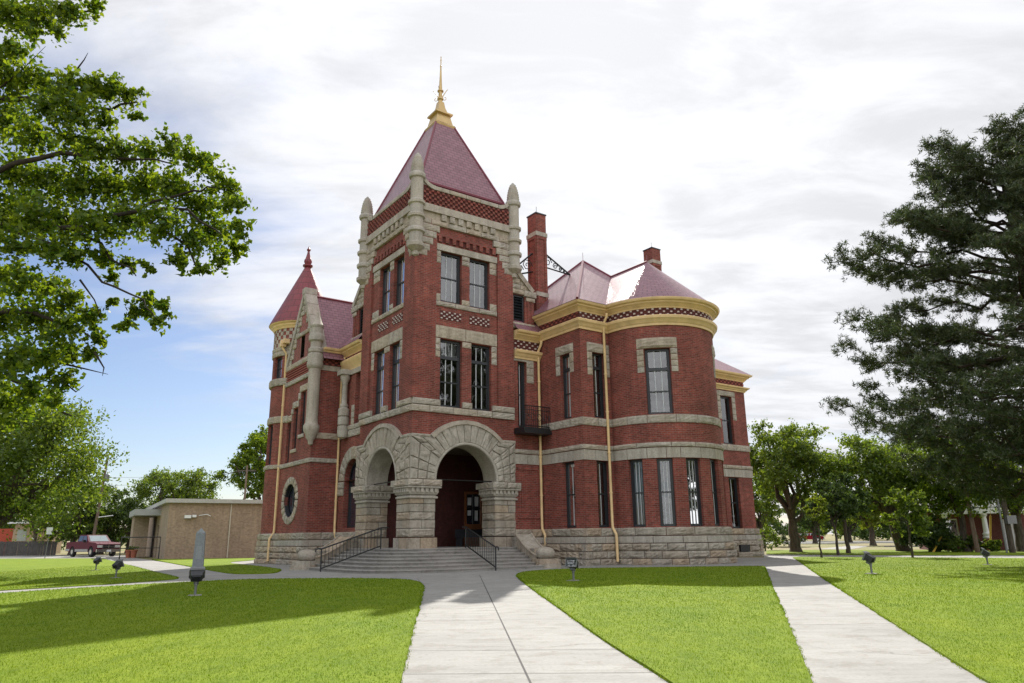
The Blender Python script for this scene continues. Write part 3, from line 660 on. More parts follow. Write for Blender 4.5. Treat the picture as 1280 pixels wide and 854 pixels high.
# --- great arches ----------------------------------------------------
def arch_face(F, w_, ac, zs, r0, tag_=''):
    hw = [ac, w_-ac]; zi = 6.4; RO = 3.03
    def outer(t):
        c, s = cos(t), sin(t); side = hw[1] if c > 0 else hw[0]; side += .02 if (c > 0 or F is FL) else .12
        if s*RO >= zi-zs: return RO
        r1 = side/abs(c) if abs(c) > 1e-6 else 99; r2 = (zi-zs)/s if s > 1e-6 else 99
        return min(r1, r2)
    mb = MB(); N = 19; corner = []
    tl = list(np.linspace(0, PI, N+1))
    # keep the impost corners sharp
    for sgn, side in ((1, hw[1]+.02), (-1, hw[0]+(.02 if F is FL else .12))):
        tc1 = math.atan2(zi-zs, side*sgn); i = int(np.argmin([abs(t-tc1) for t in tl])); tl[i] = tc1
    for t0, t1 in zip(tl, tl[1:]):
        rows = [0, .32, .7, 1] if (t0 < .8 or t1 > PI-.8) and RN.random() < .8 else [0, 1]
        SS = [0, .05, .28, .52, .76, .95, 1]
        for y0, y1 in zip(rows, rows[1:]):
            bb = RN.uniform(.03, .11); QS = [0, .05, .35, .65, .95, 1] if len(rows) == 2 else [0, .08, .5, .92, 1]
            H = [[RN.uniform(-.03, .03) for _ in SS] for _ in QS]
            def pt(i, j):
                s_, q_ = SS[i], QS[j]; yy = y0+(y1-y0)*q_; t = t0+(t1-t0)*s_; ro = outer(t); rr = r0+.09+(ro-r0-.09)*yy
                d = .06 if i in (0, len(SS)-1) or j in (0, len(QS)-1) else (.12+bb*.6+H[j][i]*.5 if i in (1, len(SS)-2) or j in (1, len(QS)-2) else .12+bb+H[j][i])
                return F(ac+rr*cos(t), zs+rr*sin(t), d)
            for i in range(len(SS)-1):
                for j in range(len(QS)-1): mb.face([pt(i, j), pt(i+1, j), pt(i+1, j+1), pt(i, j+1)])
    o = mb.build('arch_voussoirs', STONE, CH)
    # backing so that nothing shows behind the joints + soffit
    mb = MB(); tt = np.linspace(0, PI, 41)
    for t0, t1 in zip(tt, tt[1:]):
        P = lambda t, r, d: F(ac+r*cos(t), zs+r*sin(t), d)
        mb.face([P(t0, r0, .035), P(t1, r0, .035), P(t1, outer(t1), .035), P(t0, outer(t0), .035)])
        mb.face([P(t0, r0, .06), P(t1, r0, .06), P(t1, r0, -1.15), P(t0, r0, -1.15)], [(t0*r0, 0), (t1*r0, 0), (t1*r0, 1.2), (t0*r0, 1.2)])
        mb.face([P(t0, r0, -1.15), P(t1, r0, -1.15), P(t1, r0+1.2, -1.15), P(t0, r0+1.2, -1.15)])
    mb.tube([F(ac+(r0+.055)*cos(t), zs+(r0+.055)*sin(t), .10) for t in tt], .085, 8, False)
    mb.build('arch_soffit', STONES, CH, 40)
    mb = MB(); ang = math.asin((zi-zs+.02)/RO)
    th = np.linspace(ang, PI-ang, 23); 
    for t0, t1 in zip(th, th[1:]):
        jt = .03*RN.random()
        P = lambda t, r, d: F(ac+r*cos(t), zs+r*sin(t), d)
        q0, q1 = RO-.12, RO+.1
        mb.face([P(t0, q0, .24), P(t1, q0, .24), P(t1, q1, .2+jt), P(t0, q1, .2+jt)]); mb.face([P(t0, q1, .0), P(t1, q1, .0), P(t1, q1, .22), P(t0, q1, .22)]); mb.face([P(t0, q0, .05), P(t1, q0, .05), P(t1, q0, .24), P(t0, q0, .24)])
    for x0, x1 in ((-(.12 if F is FT else 0), ac-RO*cos(ang)), (ac+RO*cos(ang), w_+.04)):
        if x1-x0 > .05: stones(mb, F, x0, x1, 6.36, 6.54, 1, 1.2, .16, .04)
    mb.build('hood_mould', STONE, CH)
arch_face(FT, ts, 3.19, 4.28, 1.85); arch_face(FL, td, 3.22, 4.28, 1.79)
# brick between the arch rings and the sill course stays behind the stone: it is part of tower_wall
def pier(u0, u1, v0, v1, cap):
    mb = MB()
    def ring(z0, z1, o, F_='s', rough=False):
        for F, a0_, a1_, ext in ((FS(v0), u0, u1, o), (FN(v1), u0, u1, o), (FW(u0), v0, v1, 0), (FE(u1), v0, v1, 0)):
            if rough: stones(mb, F, a0_-ext, a1_+ext, z0, z1, 1, 2.2, o, .07, back=-.2)
            else: stones(mb, F, a0_-ext, a1_+ext, z0, z1, 1, .8, o, .0, back=-.2)
    ring(ZL-.02, 1.46, .14)
    z = 1.48
    for i, (h, rg) in enumerate(((.42, True), (.4, False), (.38, True), (.4, False))):
        ring(z, z+h, .04 if rg else .05, rough=rg); z += h
    ring(z, 3.34, .05)
    p = mb.build('pier', STONEB, CH)
    mb = MB()
    pl = [(u0, v1), (u0, v0), (u1, v0), (u1, v1), (u0, v1)]
    for zz0, zz1, o in ((3.34, 3.44, .12), (3.44, 3.5, .05), (3.52, 3.58, .1), (3.58, 3.72, .14), (3.84, 3.92, .26)):
        sweep(mb, pl, [(0, zz0), (o, zz0), (o+.02, (zz0+zz1)/2), (o, zz1), (0, zz1)], True)
    for F, a0_, a1_ in ((FS(v0), u0, u1), (FW(u0), v0, v1), (FE(u1), v0, v1)):
        n = max(3, int((a1_-a0_+.3)/.24))
        for i in range(n): c = a0_-.12+(i+.5)*(a1_-a0_+.24)/n; bx(mb, F, c-.075, c+.075, 3.64, 3.84, .0, .22)
    bx(mb, FS(v0), u0-.12, u1+.12, 3.55, 3.85, -(v1-v0)-.1, .12)
    mb.build('pier_capital', STONES, CH, 40)
    mb = MB()
    for F, a0_, a1_, ext in ((FS(v0), u0, u1, .3), (FN(v1), u0, u1, .3), (FW(u0), v0, v1, 0), (FE(u1), v0, v1, 0)):
        stones(mb, F, a0_-ext, a1_+ext, 3.93, 4.27, 1, 1.0, .28, .07, back=-.3)
    bx(mb, FS(v0), u0, u1, 3.95, 4.26, -(v1-v0), 0)
    mb.build('pier_cap_slab', STONE, CH)
pier(0, 1.32, 0, 1.38, 1); pier(5.0, ts, 0, 1.15, 1); pier(0, 1.15, 5.02, td, 1)
# --- porch -------------------------------------------------------------
BRICKP = m_brick('shaded_porch_brick', (.095, .02, .016), (.07, .015, .013), (.06, .035, .03))  # darker copy of the brick, porch shade put into its colour
mb = MB(); PU, PV = 8.1, 5.2
sheet(mb, FS(PV), .25, PU, ZL, 6.3, [(6.3, 7.6, ZL, 4.1)], .2); sheet(mb, FW(PU), .1, PV, ZL, 6.3)
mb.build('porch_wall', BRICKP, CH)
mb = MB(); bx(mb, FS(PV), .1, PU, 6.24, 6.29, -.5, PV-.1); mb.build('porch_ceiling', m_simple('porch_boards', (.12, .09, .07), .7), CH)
mb = MB(); WOOD = m_simple('varnished_wood', (.20, .075, .03), .45, var=.2, sc=4)
FD = FS(PV)
for q in ((6.3, 6.45, ZL, 4.1), (7.45, 7.6, ZL, 4.1), (6.45, 7.45, 3.95, 4.1), (6.45, 7.45, ZL, 2.2)): bx(mb, FD, *q, -.12, .05)
dr = mb.build('entrance_door', WOOD, CH)
mb = MB(); bx(mb, FD, 6.452, 7.448, 2.202, 3.948, -.1, -.04); mb.build('pane', GLASS, dr)
mb = MB(); bx(mb, FD, 6.91, 6.99, 2.202, 3.948, -.04, .02); bx(mb, FD, 6.452, 7.448, 3.1, 3.17, -.04, .015); mb.build('muntin', DARK, dr)
mb = MB()
for q in ((6.56, 6.82, 3.3, 3.75), (6.56, 6.8, 2.7, 3.0), (7.06, 7.32, 3.25, 3.8), (7.06, 7.28, 2.4, 3.0)): bx(mb, FD, *q, -.038, -.03)
mb.build('paper_notice', WHT, dr)
mb = MB(); mb.tube([FT(1.2, 4.32, -.35), FT(5.1, 4.32, -.35)], .03, 6); mb.tube([FL(1.2, 4.32, -.35), FL(5.1, 4.32, -.35)], .03, 6); mb.build('tie_rod', BLK, CH)
mb = MB(); bx(mb, FS(3.9), 4.9, 7.0, ZL+.5, ZL+.6, 0, .6); bx(mb, FS(3.9), 4.9, 7.0, ZL+.6, ZL+.95, 0, .08)
for q in (4.95, 6.85): bx(mb, FS(3.9), q, q+.1, ZL, ZL+.5, .02, .55)
bench = tag(mb.build('bench', DARK, None), 'dark bench standing inside the arched porch beside the entrance door', 'bench'); bench.location = (CX, CY, 0); bench.rotation_euler = (0, 0, PSI)
# --- steps ----------------------------------------------------------------
def step_outline(k, K=6, off=0.0):
    "outline of tread k (0 = landing edge .. K = lowest riser) wrapping round the tower corner"
    t = k/K; s = -1.15-(4.55-1.15)*t; l = -1.0-(3.9-1.0)*t; rad = 1.2+2.0*t
    P = [(5.75-.42*t, s)]
    c = (l+rad, s+rad)
    for i in range(13): a = -PI/2-PI/2*i/12; P.append((c[0]+rad*cos(a), c[1]+rad*sin(a)))
    P.append((l, 5.8-1.6*t)); return P
mb = MB(); N = 7; hr = ZL/N
for k in range(N):
    z1 = ZL-k*hr; z0 = z1-hr if k < N-1 else -.05; P = step_outline(k); e = .03
    # riser and nosing
    for (a, b) in zip(P, P[1:]):
        mb.face([(*a, z0), (*b, z0), (*b, z1-.045), (*a, z1-.045)])
    Pn = [((x-2)*1.0+2-(.035 if x < 0 else 0), y-(.035 if y < 0 else 0)) for x, y in P]
    for (a, b), (c, d) in zip(zip(P, P[1:]), zip(Pn, Pn[1:])):
        mb.face([(*a, z1-.045), (*b, z1-.045), (*d, z1-.04), (*c, z1-.04)]); mb.face([(*c, z1-.04), (*d, z1-.04), (*d, z1), (*c, z1)])
    Q = step_outline(k-1) if k else [(6.2, 1.5)]*2
    if k:
        for i in range(len(P)-1): mb.face([(*Pn[i], z1), (*Pn[i+1], z1), (*Q[i+1], z1), (*Q[i], z1)])
    else:
        vs = [Vector((*p, z1)) for p in Pn+[(0.15, 6.2), (.4, 8), (8.15, 8), (8.15, .2), (6.2, -.05)]]
        for t in tessellate_polygon([vs]): mb.face([vs[i] for i in t])
    for (a, ai) in ((P[0], Q[0]), (P[-1], Q[-1])): mb.face([(*a, 0), (*a, z1), (*ai, z1), (*ai, 0)]) if k else None
mb.build('entrance_steps', CONCS, CH)
def cheek(p_top, p_bot):
    "scrolled sandstone cheek: block at the head, swept slab, fat roll at the foot"
    p0, p1 = Vector((*p_top, 0)), Vector((*p_bot, 0)); ax = (p1-p0); L = ax.length; ax.normalize(); n = Vector((-ax.y, ax.x, 0)); hw = .42
    f = lambda s, o, z: p0+ax*s+n*o+Vector((0, 0, z))
    mb = MB(); prof = []
    K = 14
    for i in range(K+1):
        t = i/K; s = .35+t*(L-.85); z = .98+.62*(1-t)**1.9-.42*t; prof.append((s, z))
    for (s0, z0), (s1, z1) in zip(prof, prof[1:]):
        mb.face([f(s0, -hw, z0), f(s1, -hw, z1), f(s1, 0, z1-.07), f(s0, 0, z0-.07)]); mb.face([f(s0, hw, z0), f(s1, hw, z1), f(s1, 0, z1-.07), f(s0, 0, z0-.07)])
        for o in (-hw, hw): mb.face([f(s0, o, z0), f(s1, o, z1), f(s1, o, 0), f(s0, o, 0)])
    mb.tube([f(s, -hw, z) for s, z in prof], .06, 6); mb.tube([f(s, hw, z) for s, z in prof], .06, 6)
    # roll
    rl = [(.0, .0), (.2, .02), (.33, .1), (.4, .25), (.42, .42), (.4, .6), (.33, .76), (.2, .84), (0, .86)]
    c = f(L-.42, -.43, .66)
    for (r0, o0), (r1, o1) in zip(rl, rl[1:]):
        for k in range(16):
            a, b = 2*PI*k/16, 2*PI*(k+1)/16
            mb.face([c+n*o+ax*r_*cos(t)*1.05+Vector((0, 0, r_*sin(t)*.72)) for r_, o, t in ((r0, o0, a), (r0, o0, b), (r1, o1, b), (r1, o1, a))])
    def blk(s0, s1, o, z0, z1):
        P = [f(s, q, z) for s in (s0, s1) for q in (-o, o) for z in (z0, z1)]
        for q in ((0, 1, 3, 2), (4, 6, 7, 5), (0, 4, 5, 1), (2, 3, 7, 6), (0, 2, 6, 4), (1, 5, 7, 3)): mb.face([P[i] for i in q])
    blk(L-.95, L+.1, .50, .2, .42); blk(L-1.0, L+.16, .56, -.05, .2); blk(-.3, .5, .48, 1.28, 1.45); blk(-.3, .45, .44, .9, 1.28); blk(-.3, L-.9, .38, -.05, .88)
    mb.build('step_cheek', STONEB, CH, 40)
cheek((6.15, -.75), (5.0, -4.5)); cheek((-.55, 6.0), (-4.1, 3.3))
def railing(p_top, p_bot, z_top, z_bot):
    mb = MB(); a, b = Vector((*p_bot, z_bot)), Vector((*p_top, z_top)); up = Vector((0, 0, 1)); ax = (b-a); hx = Vector((ax.x, ax.y, 0)).normalized()
    mb.tube([a, a+up*1.0], .034, 6); mb.tube([b, b+up*1.0], .034, 6)
    mb.tube([a-hx*.3+up*.86, a-hx*.3+up*.98, a-hx*.15+up*1.02, a+up*1.0, b+up*1.0, b+hx*.45+up*1.0], .034, 6)
    mb.tube([a+up*.14, b+up*.14], .034, 6)
    o = mb.build('stair_railing', BLK, CH)
    mb = MB(); n = 17
    for i in range(1, n): p = a+ax*i/n; mb.tube([p+up*.14, p+up*1.0], .013, 4, False)
    mb.build('baluster', BLK, o)
railing((2.35, -1.35), (1.75, -4.85), ZL, 0.0); railing((-.95, 1.2), (-4.2, .55), ZL, 0.0)
# --- right (east) pavilion, apse and wing -------------------------------------
AT0 = math.degrees(math.asin((V2-VC)/RA)); A0 = adeg(180-AT0); A1 = adeg(360)
UA = UC-RA*cos(R(AT0)); UE = UC+RA
Z1B, Z2B = 5.36, 7.13
def arcpts(r0=RA, n=30, a0=180-AT0, a1=360): return [(UC+r0*cos(R(a0+(a1-a0)*i/n)), VC+r0*sin(R(a0+(a1-a0)*i/n))) for i in range(n+1)]
PATH = [(U1, V3), (U1, V2)]+arcpts()+[(UE, VR)]
PATHW = [(UE, VR), (UR, VR), (UR, 13)]
F1, F2, FWR, FREC = FW(U1), FS(V2), FS(VR), FS(V3)
w1 = [(-2.82, -1.86, 1.86, 5.28)]; w2 = [(-2.70, -1.90, 7.62, 11.22)]
W1_2, W2_2 = [(9.06, 10.0-.08, 1.86, 5.28)], [(9.05, 9.95-.03, 7.6, 11.2)]
mb = MB(); sheet(mb, F1, V2, V3, -.05, 12.5, w1+w2); sheet(mb, F2, U1, UA, -.05, 12.5, W1_2+W2_2)
mb.build('pavilion_wall', BRICK, CH)
AW1 = [(adeg(192), adeg(206.2), 1.86, 5.28), (adeg(219), adeg(233.2), 1.86, 5.28), (adeg(245.3), adeg(259.7), 1.86, 5.28), (adeg(272), adeg(286), 1.86, 5.28), (adeg(297), adeg(311), 1.86, 5.28), (adeg(324), adeg(338), 1.86, 5.28)]
AW2 = [(adeg(213.6), adeg(237.4), 7.6, 11.15), (adeg(302.6), adeg(326.4), 7.6, 11.15)]
mb = MB(); sheet(mb, FAP, A0, A1, -.05, 12.5, AW1+AW2, step=.26); mb.build('apse_wall', BRICK, CH, 30)
mb = MB(); sheet(mb, FE(UE), VC, VR, -.05, 12.5); WRW = [(24.62, 25.82, 7.58, 11.0), (24.78, 25.85, 1.84, 5.27), (18.6, 19.8, 7.58, 11.0), (18.6, 19.7, 1.84, 5.27), (21.6, 22.8, 7.58, 11.0), (21.6, 22.7, 1.84, 5.27)]
sheet(mb, FWR, UE, UR, -.05, 11.6, WRW); sheet(mb, FE(UR), VR, 13, -.05, 11.6); sheet(mb, FN(15.2), -.2, UR, -.05, 13.2); sheet(mb, FE(UR), 13, 15.2, -.05, 12.7)
mb.build('wing_wall', BRICK, CH)
RCW = [(6.62, 7.22, 7.35, 11.1)]
mb = MB(); sheet(mb, FREC, ts, U1, -.05, 12.4, RCW)
bx(mb, FREC, 6.5, 8.0, 2.4, 2.5, .003, .06); bx(mb, FREC, 6.5, 8.0, 5.0, 5.1, .003, .06); bx(mb, FREC, 7.9, 8.0, 2.5, 5.0, .003, .06); bx(mb, FREC, 6.75, 7.7, 2.7, 4.8, .003, .03)
mb.build('recess_wall', BRICK, CH)
for F, q, t in ((F1, w1[0], None), (F1, w2[0], 10.3), (F2, W1_2[0], None), (F2, W2_2[0], 10.3), (FREC, RCW[0], None)): window(F, *q, transom=t, bars=1)
for q in AW1: window(FAP, *q)
for q in AW2: window(FAP, *q, transom=9.95)
for q in WRW: window(FWR, *q, bars=1 if q[2] < 5 else 0)
def dress(*L):
    mb = MB()
    for q in L: stones(mb, *q)
    mb.build('window_dressing', STONE, CH)
dress((F1, -3.06, -1.5, 11.23, 11.75, 1, 3, .03, .07), (F1, -3.06, -2.72, 10.1, 11.22, 2, 2, .03, .04), (F1, -1.88, -1.5, 10.1, 11.22, 2, 2, .03, .04))
dress((F2, 8.66, 10.3, 11.21, 11.75, 1, 3, .03, .07), (F2, 8.66, 9.04, 9.9, 11.2, 3, 2, .03, .04), (F2, 9.95, 10.3, 9.9, 11.2, 3, 2, .03, .04))
for a0, a1 in ((206.5, 244.5), (295.5, 333.5)): dress((FAP, adeg(a0), adeg(a1), 11.16, 11.75, [11.16, 11.75], 1.6, .03, .07), (FAP, adeg(a0), adeg(a0+6.8), 9.85, 11.15, 4, 2, .03, .03), (FAP, adeg(a1-6.8), adeg(a1), 9.85, 11.15, 4, 2, .03, .03))
for u in (24.62, 21.6, 18.6): dress((FWR, u-.4, u+1.62, 11.0, 11.38, 1, 3, .03, .06), (FWR, u+1.21, u+1.62, 9.3, 10.99, 4, 2, .03, .04), (FWR, u-.4, u-.01, 9.3, 10.99, 4, 2, .03, .04))
dress((FREC, 6.3, 7.75, 11.11, 11.24, 1, 3, .03, .03), (FREC, 7.23, 7.75, 9.9, 11.24, 3, 2, .03, .04))
# sandstone courses running round the east side
def course(nm, mat, *q):
    mb = MB(); stones(mb, *q); mb.build(nm, mat, CH)
for F, a0, a1 in ((F1, V2-.08, V3), (F2, U1, UA), (FAP, A0, A1), (FWR, UE, UR+.08), (FE(UE), VC, VR), (FE(UR), VR, 13)): course('sill_course', STONE, F, a0, a1, Z2B, 7.57, 1, 1.2, .05, .05)
for F, a0, a1 in ((F1, V2-.1, V3), (F2, U1, UA), (FAP, A0, A1), (FWR, UE, UR+.1), (FREC, ts, U1), (FE(UE), VC, VR), (FE(UR), VR, 13)):
    course('rough_string_course', STONE, F, a0, a1, 5.86, 6.12, 1, 1.5, .09, .05); course('smooth_string_course', STONES, F, a0, a1-.04 if F is F1 else a1, 5.29, 5.85, 1, .95, .05, .0)
def basecourse(F, a0, a1, e0=0, e1=0):
    mb = MB()
    stones(mb, F, a0-e0*.16, a1+e1*.16, 1.42, 1.84, 1, 1.3, .12, .07, back=-.1)
    mb2 = MB(); stones(mb2, F, a0-e0*.2, a1+e1*.2, 1.06, 1.41, 1, 1.2, .2, .012, back=-.1)
    stones(mb, F, a0-e0*.3, a1+e1*.3, -.06, 1.05, 3, 1.05, .22, .11, back=-.1)
    mb.build('plinth_rough_course', STONEB, CH); mb2.build('plinth_smooth_course', STONES, CH)
basecourse(F1, V2, V3, 1, 0); basecourse(F2, U1, UA, 1, 0); basecourse(FAP, A0, A1); basecourse(FWR, UE, UR, 0, 1); basecourse(FREC, ts, U1); basecourse(FE(UE), VC, VR); basecourse(FE(UR), VR, 15.2, 1, 1)
mb = MB(); bx(mb, FWR, 25.0, 26.0, .3, .75, .2, .35); mb.build('basement_opening', BLK, CH)
mb = MB(); stones(mb, FWR, 24.7, 26.1, -.05, .28, 1, 1.5, .4, .05, back=0); mb.build('opening_curb', STONEB, CH)
# frieze, mouldings, cornices
EP = PATH
cornice(EP, 13.9); molding(EP, 12.42, 12.95)
lattice(F1, V2, V3, 12.95, 13.42, .2, .16, BRICKL, 0, .06, ins=.03); lattice(F2, U1, UA, 12.95, 13.42, .2, .16, PALE, 0, .06, ins=.045); lattice(FAP, A0, A1, 12.95, 13.42, .2, .16, PALE, 0, .06, step=.2, ins=.045)
cornice(PATHW, 12.72); molding(PATHW, 11.45, 11.8)
lattice(FWR, UE, UR, 11.8, 12.25, .2, .16, BRICKL, 0, .05)
mb = MB(); sheet(mb, FE(UR), VR, 13, 11.6, 12.3); mb.build('wing_frieze', BRICK, CH); mb = MB(); sheet(mb, FE(UE), VC, VR, 12.5, 13.5); mb.build('apse_frieze', BRICK, CH)
cornice([(ts+.1, V3), (U1+.25, V3)], 12.86); molding([(ts+.1, V3), (U1+.3, V3)], 11.25, 11.75)
lattice(FREC, ts+.1, U1, 11.75, 12.37, .2, .16, PALE, 0, .06, ins=.045)
# roofs of the east side
mb = MB(); ex = .56
pe = (12.4, .64, 18.6); pu0, pu1, pv0, pv1, pz = U1-ex, 17.1, V2-ex, 5.0, 13.9
pyramid(mb, pu0, pu1, pv0, pv1, pz, pe)
mb.build('pavilion_roof', ROOF, CH)
mb = MB(); ra = RA+ex; zap = 17.38
for i in range(48):
    a, b = 180+180*i/48, 180+180*(i+1)/48; f = lambda t, r_, z: (UC+r_*cos(R(t)), VC+.15+r_*sin(R(t)), z); sl = math.hypot(ra, zap-13.9); K = 6
    for k in range(K):
        r0, r1 = ra*(1-k/K), ra*(1-(k+1)/K); z0, z1 = 13.9+(zap-13.9)*k/K, 13.9+(zap-13.9)*(k+1)/K
        P = [f(a, r0, z0), f(b, r0, z0), f(b, r1, z1), f(a, r1, z1)] if k < K-1 else [f(a, r0, z0), f(b, r0, z0), f(a, 0, z1)]
        uv = [(R(a)*ra*.7, sl*k/K), (R(b)*ra*.7, sl*k/K), (R(b)*ra*.7, sl*(k+1)/K), (R(a)*ra*.7, sl*(k+1)/K)][:len(P)]
        mb.face(P, uv)
quad_uv(mb, [(UC-ra, VC+.15, 13.9), (UC-ra, 4, 13.9), (UC, 4, zap), (UC, VC+.15, zap)], (UC-ra, 0, 13.9), (0, 1, 0)); quad_uv(mb, [(UC+ra, VC+.15, 13.9), (UC+ra, 4, 13.9), (UC, 4, zap), (UC, VC+.15, zap)], (UC+ra, 0, 13.9), (0, 1, 0))
ar = mb.build('apse_roof', ROOF, CH)
mb = MB(); mb.tube([(UC, VC+.15, zap+.02), (UC, 3.9, zap+.02)], .07, 6); mb.tube([(UC, VC+.15, zap), (UC, VC+.15, zap+.45)], .015, 5); mb.build('ridge_cap', ROOFT, ar)
mb = MB()
for p in ((pu0, pv0), (pu1, pv0), (pu0, pv1)): mb.tube([(*p, pz+.02), pe], .08, 6)
mb.tube([pe, (pe[0], pe[1], pe[2]+.6)], .014, 5); mb.build('hip_ridge', ROOFT, CH)
mb = MB(); wz = 12.72; q0, q1, r0, r1 = 15.8, UR+.5, VR-.5, 15.6; hh = 6.0; mz = wz+hh*.78
for P, ax in (([(q0, r0, wz), (q1, r0, wz), (q1-hh, r0+hh, mz), (q0, r0+hh, mz)], (1, 0, 0)), ([(q1, r0, wz), (q1, r1, wz), (q1-hh, r1-hh, mz), (q1-hh, r0+hh, mz)], (0, 1, 0)), ([(q1, r1, wz), (q0, r1, wz), (q0, r1-hh, mz), (q1-hh, r1-hh, mz)], (1, 0, 0)), ([(q0, r0+hh, mz), (q1-hh, r0+hh, mz), (q1-hh, r1-hh, mz), (q0, r1-hh, mz)], (1, 0, 0))): quad_uv(mb, P, P[0], ax)
mb.build('wing_roof', ROOF, CH)
# main roof with flat deck
mb = MB(); m0, m1, n0, n1, z0, dz, k = -.35, 16.2, -.5, 15.7, 12.86, 16.1, 3.0
sl_ = (dz-z0)/k; rz = lambda x: z0+sl_*(x-m0); rz2 = lambda x: z0+sl_*(x-n0); c0 = .5
for P, ax in (([(ts+.02, n0, z0), (m1, n0, z0), (m1, n0+k, dz), (ts+.02, n0+k, dz)], (1, 0, 0)), ([(c0, c0, rz2(c0)), (ts+.02, c0, rz2(c0)), (ts+.02, n0+k, dz), (m0+k, n0+k, dz)], (1, 0, 0)), ([(m0, n1, z0), (m0, td+.02, z0), (m0+k, td+.02, dz), (m0+k, n1-k, dz)], (0, 1, 0)), ([(c0, td+.02, rz(c0)), (c0, c0, rz(c0)), (m0+k, n0+k, dz), (m0+k, td+.02, dz)], (0, 1, 0)), ([(m1, n1, z0), (m0, n1, z0), (m0+k, n1-k, dz), (m1, n1-k, dz)], (1, 0, 0)), ([(m0+k, n0+k, dz), (m1, n0+k, dz), (m1, n1-k, dz), (m0+k, n1-k, dz)], (1, 0, 0))): quad_uv(mb, P, P[0], ax)
mb.build('main_roof', ROOF, CH)
# chimneys
def chimney(u0, u1, v0, v1, zb, zt, bands):
    mb = MB(); sheet(mb, FS(v0), u0, u1, zb, zt); sheet(mb, FW(u0), v0, v1, zb, zt); sheet(mb, FN(v1), u0, u1, zb, zt); sheet(mb, FE(u1), v0, v1, zb, zt)
    for F, a0, a1 in ((FS(v0), u0, u1), (FW(u0), v0, v1), (FE(u1), v0, v1)):
        for b in (a0+.02 if F is not FS else a0, a1-.17): bx(mb, F, b, b+.15, zb+.2, bands[0]-.2, .002, .05)
        bx(mb, F, a0, a1, bands[0]-.2, bands[0]-.02, .002, .05)
    o = mb.build('chimney', BRICK, CH)
    for z in bands: mb = MB(); bx(mb, FS(v0), u0-.06, u1+.06, z, z+.26, -(v1-v0)-.06, .06); mb.build('stone_band', STONES, o)
    mb = MB(); bx(mb, FS(v0), u0-.04, u1+.04, zt, zt+.08, -(v1-v0)-.04, .04); mb.tube([((u0+u1)/2, (v0+v1)/2, zt), ((u0+u1)/2, (v0+v1)/2, zt+.7)], .015, 5); mb.build('chimney_cap', DARK, o)
    return o
chimney(8.22, 8.98, .1, .98, 12.9, 20.7, (19.25, 15.35)); chimney(22.0, 22.9, 3.55, 4.45, 14, 22.7, (21.5, 16.5))
def brace(ua, ub, v, za, za2, zb):
    mb = MB(); P = lambda t, s: (ua+(ub-ua)*t, v, (za2+(za-za2)*s)*(1-t)+zb*t)
    mb.tube([P(0, 1), P(1, 1)], .055, 6); mb.tube([P(0, 0), P(1, 0)], .05, 6)
    for t, h in ((.19, 0), (.46, 0), (.65, 0), (.78, 0)):
        c = Vector(P(t, .5)); r_ = .43*abs(za-za2)*(1-t)
        mb.tube([c+Vector((r_*(1-q/12)*cos(q*1.05), 0, r_*(1-q/12)*sin(q*1.05))) for q in range(11)], .03, 5)
    mb.build('chimney_brace', BLK, CH)
brace(8.98, 11.2, .55, 18.52, 17.52, 17.4); brace(8.22, 6.15, .55, 18.19, 16.99, 16.3)
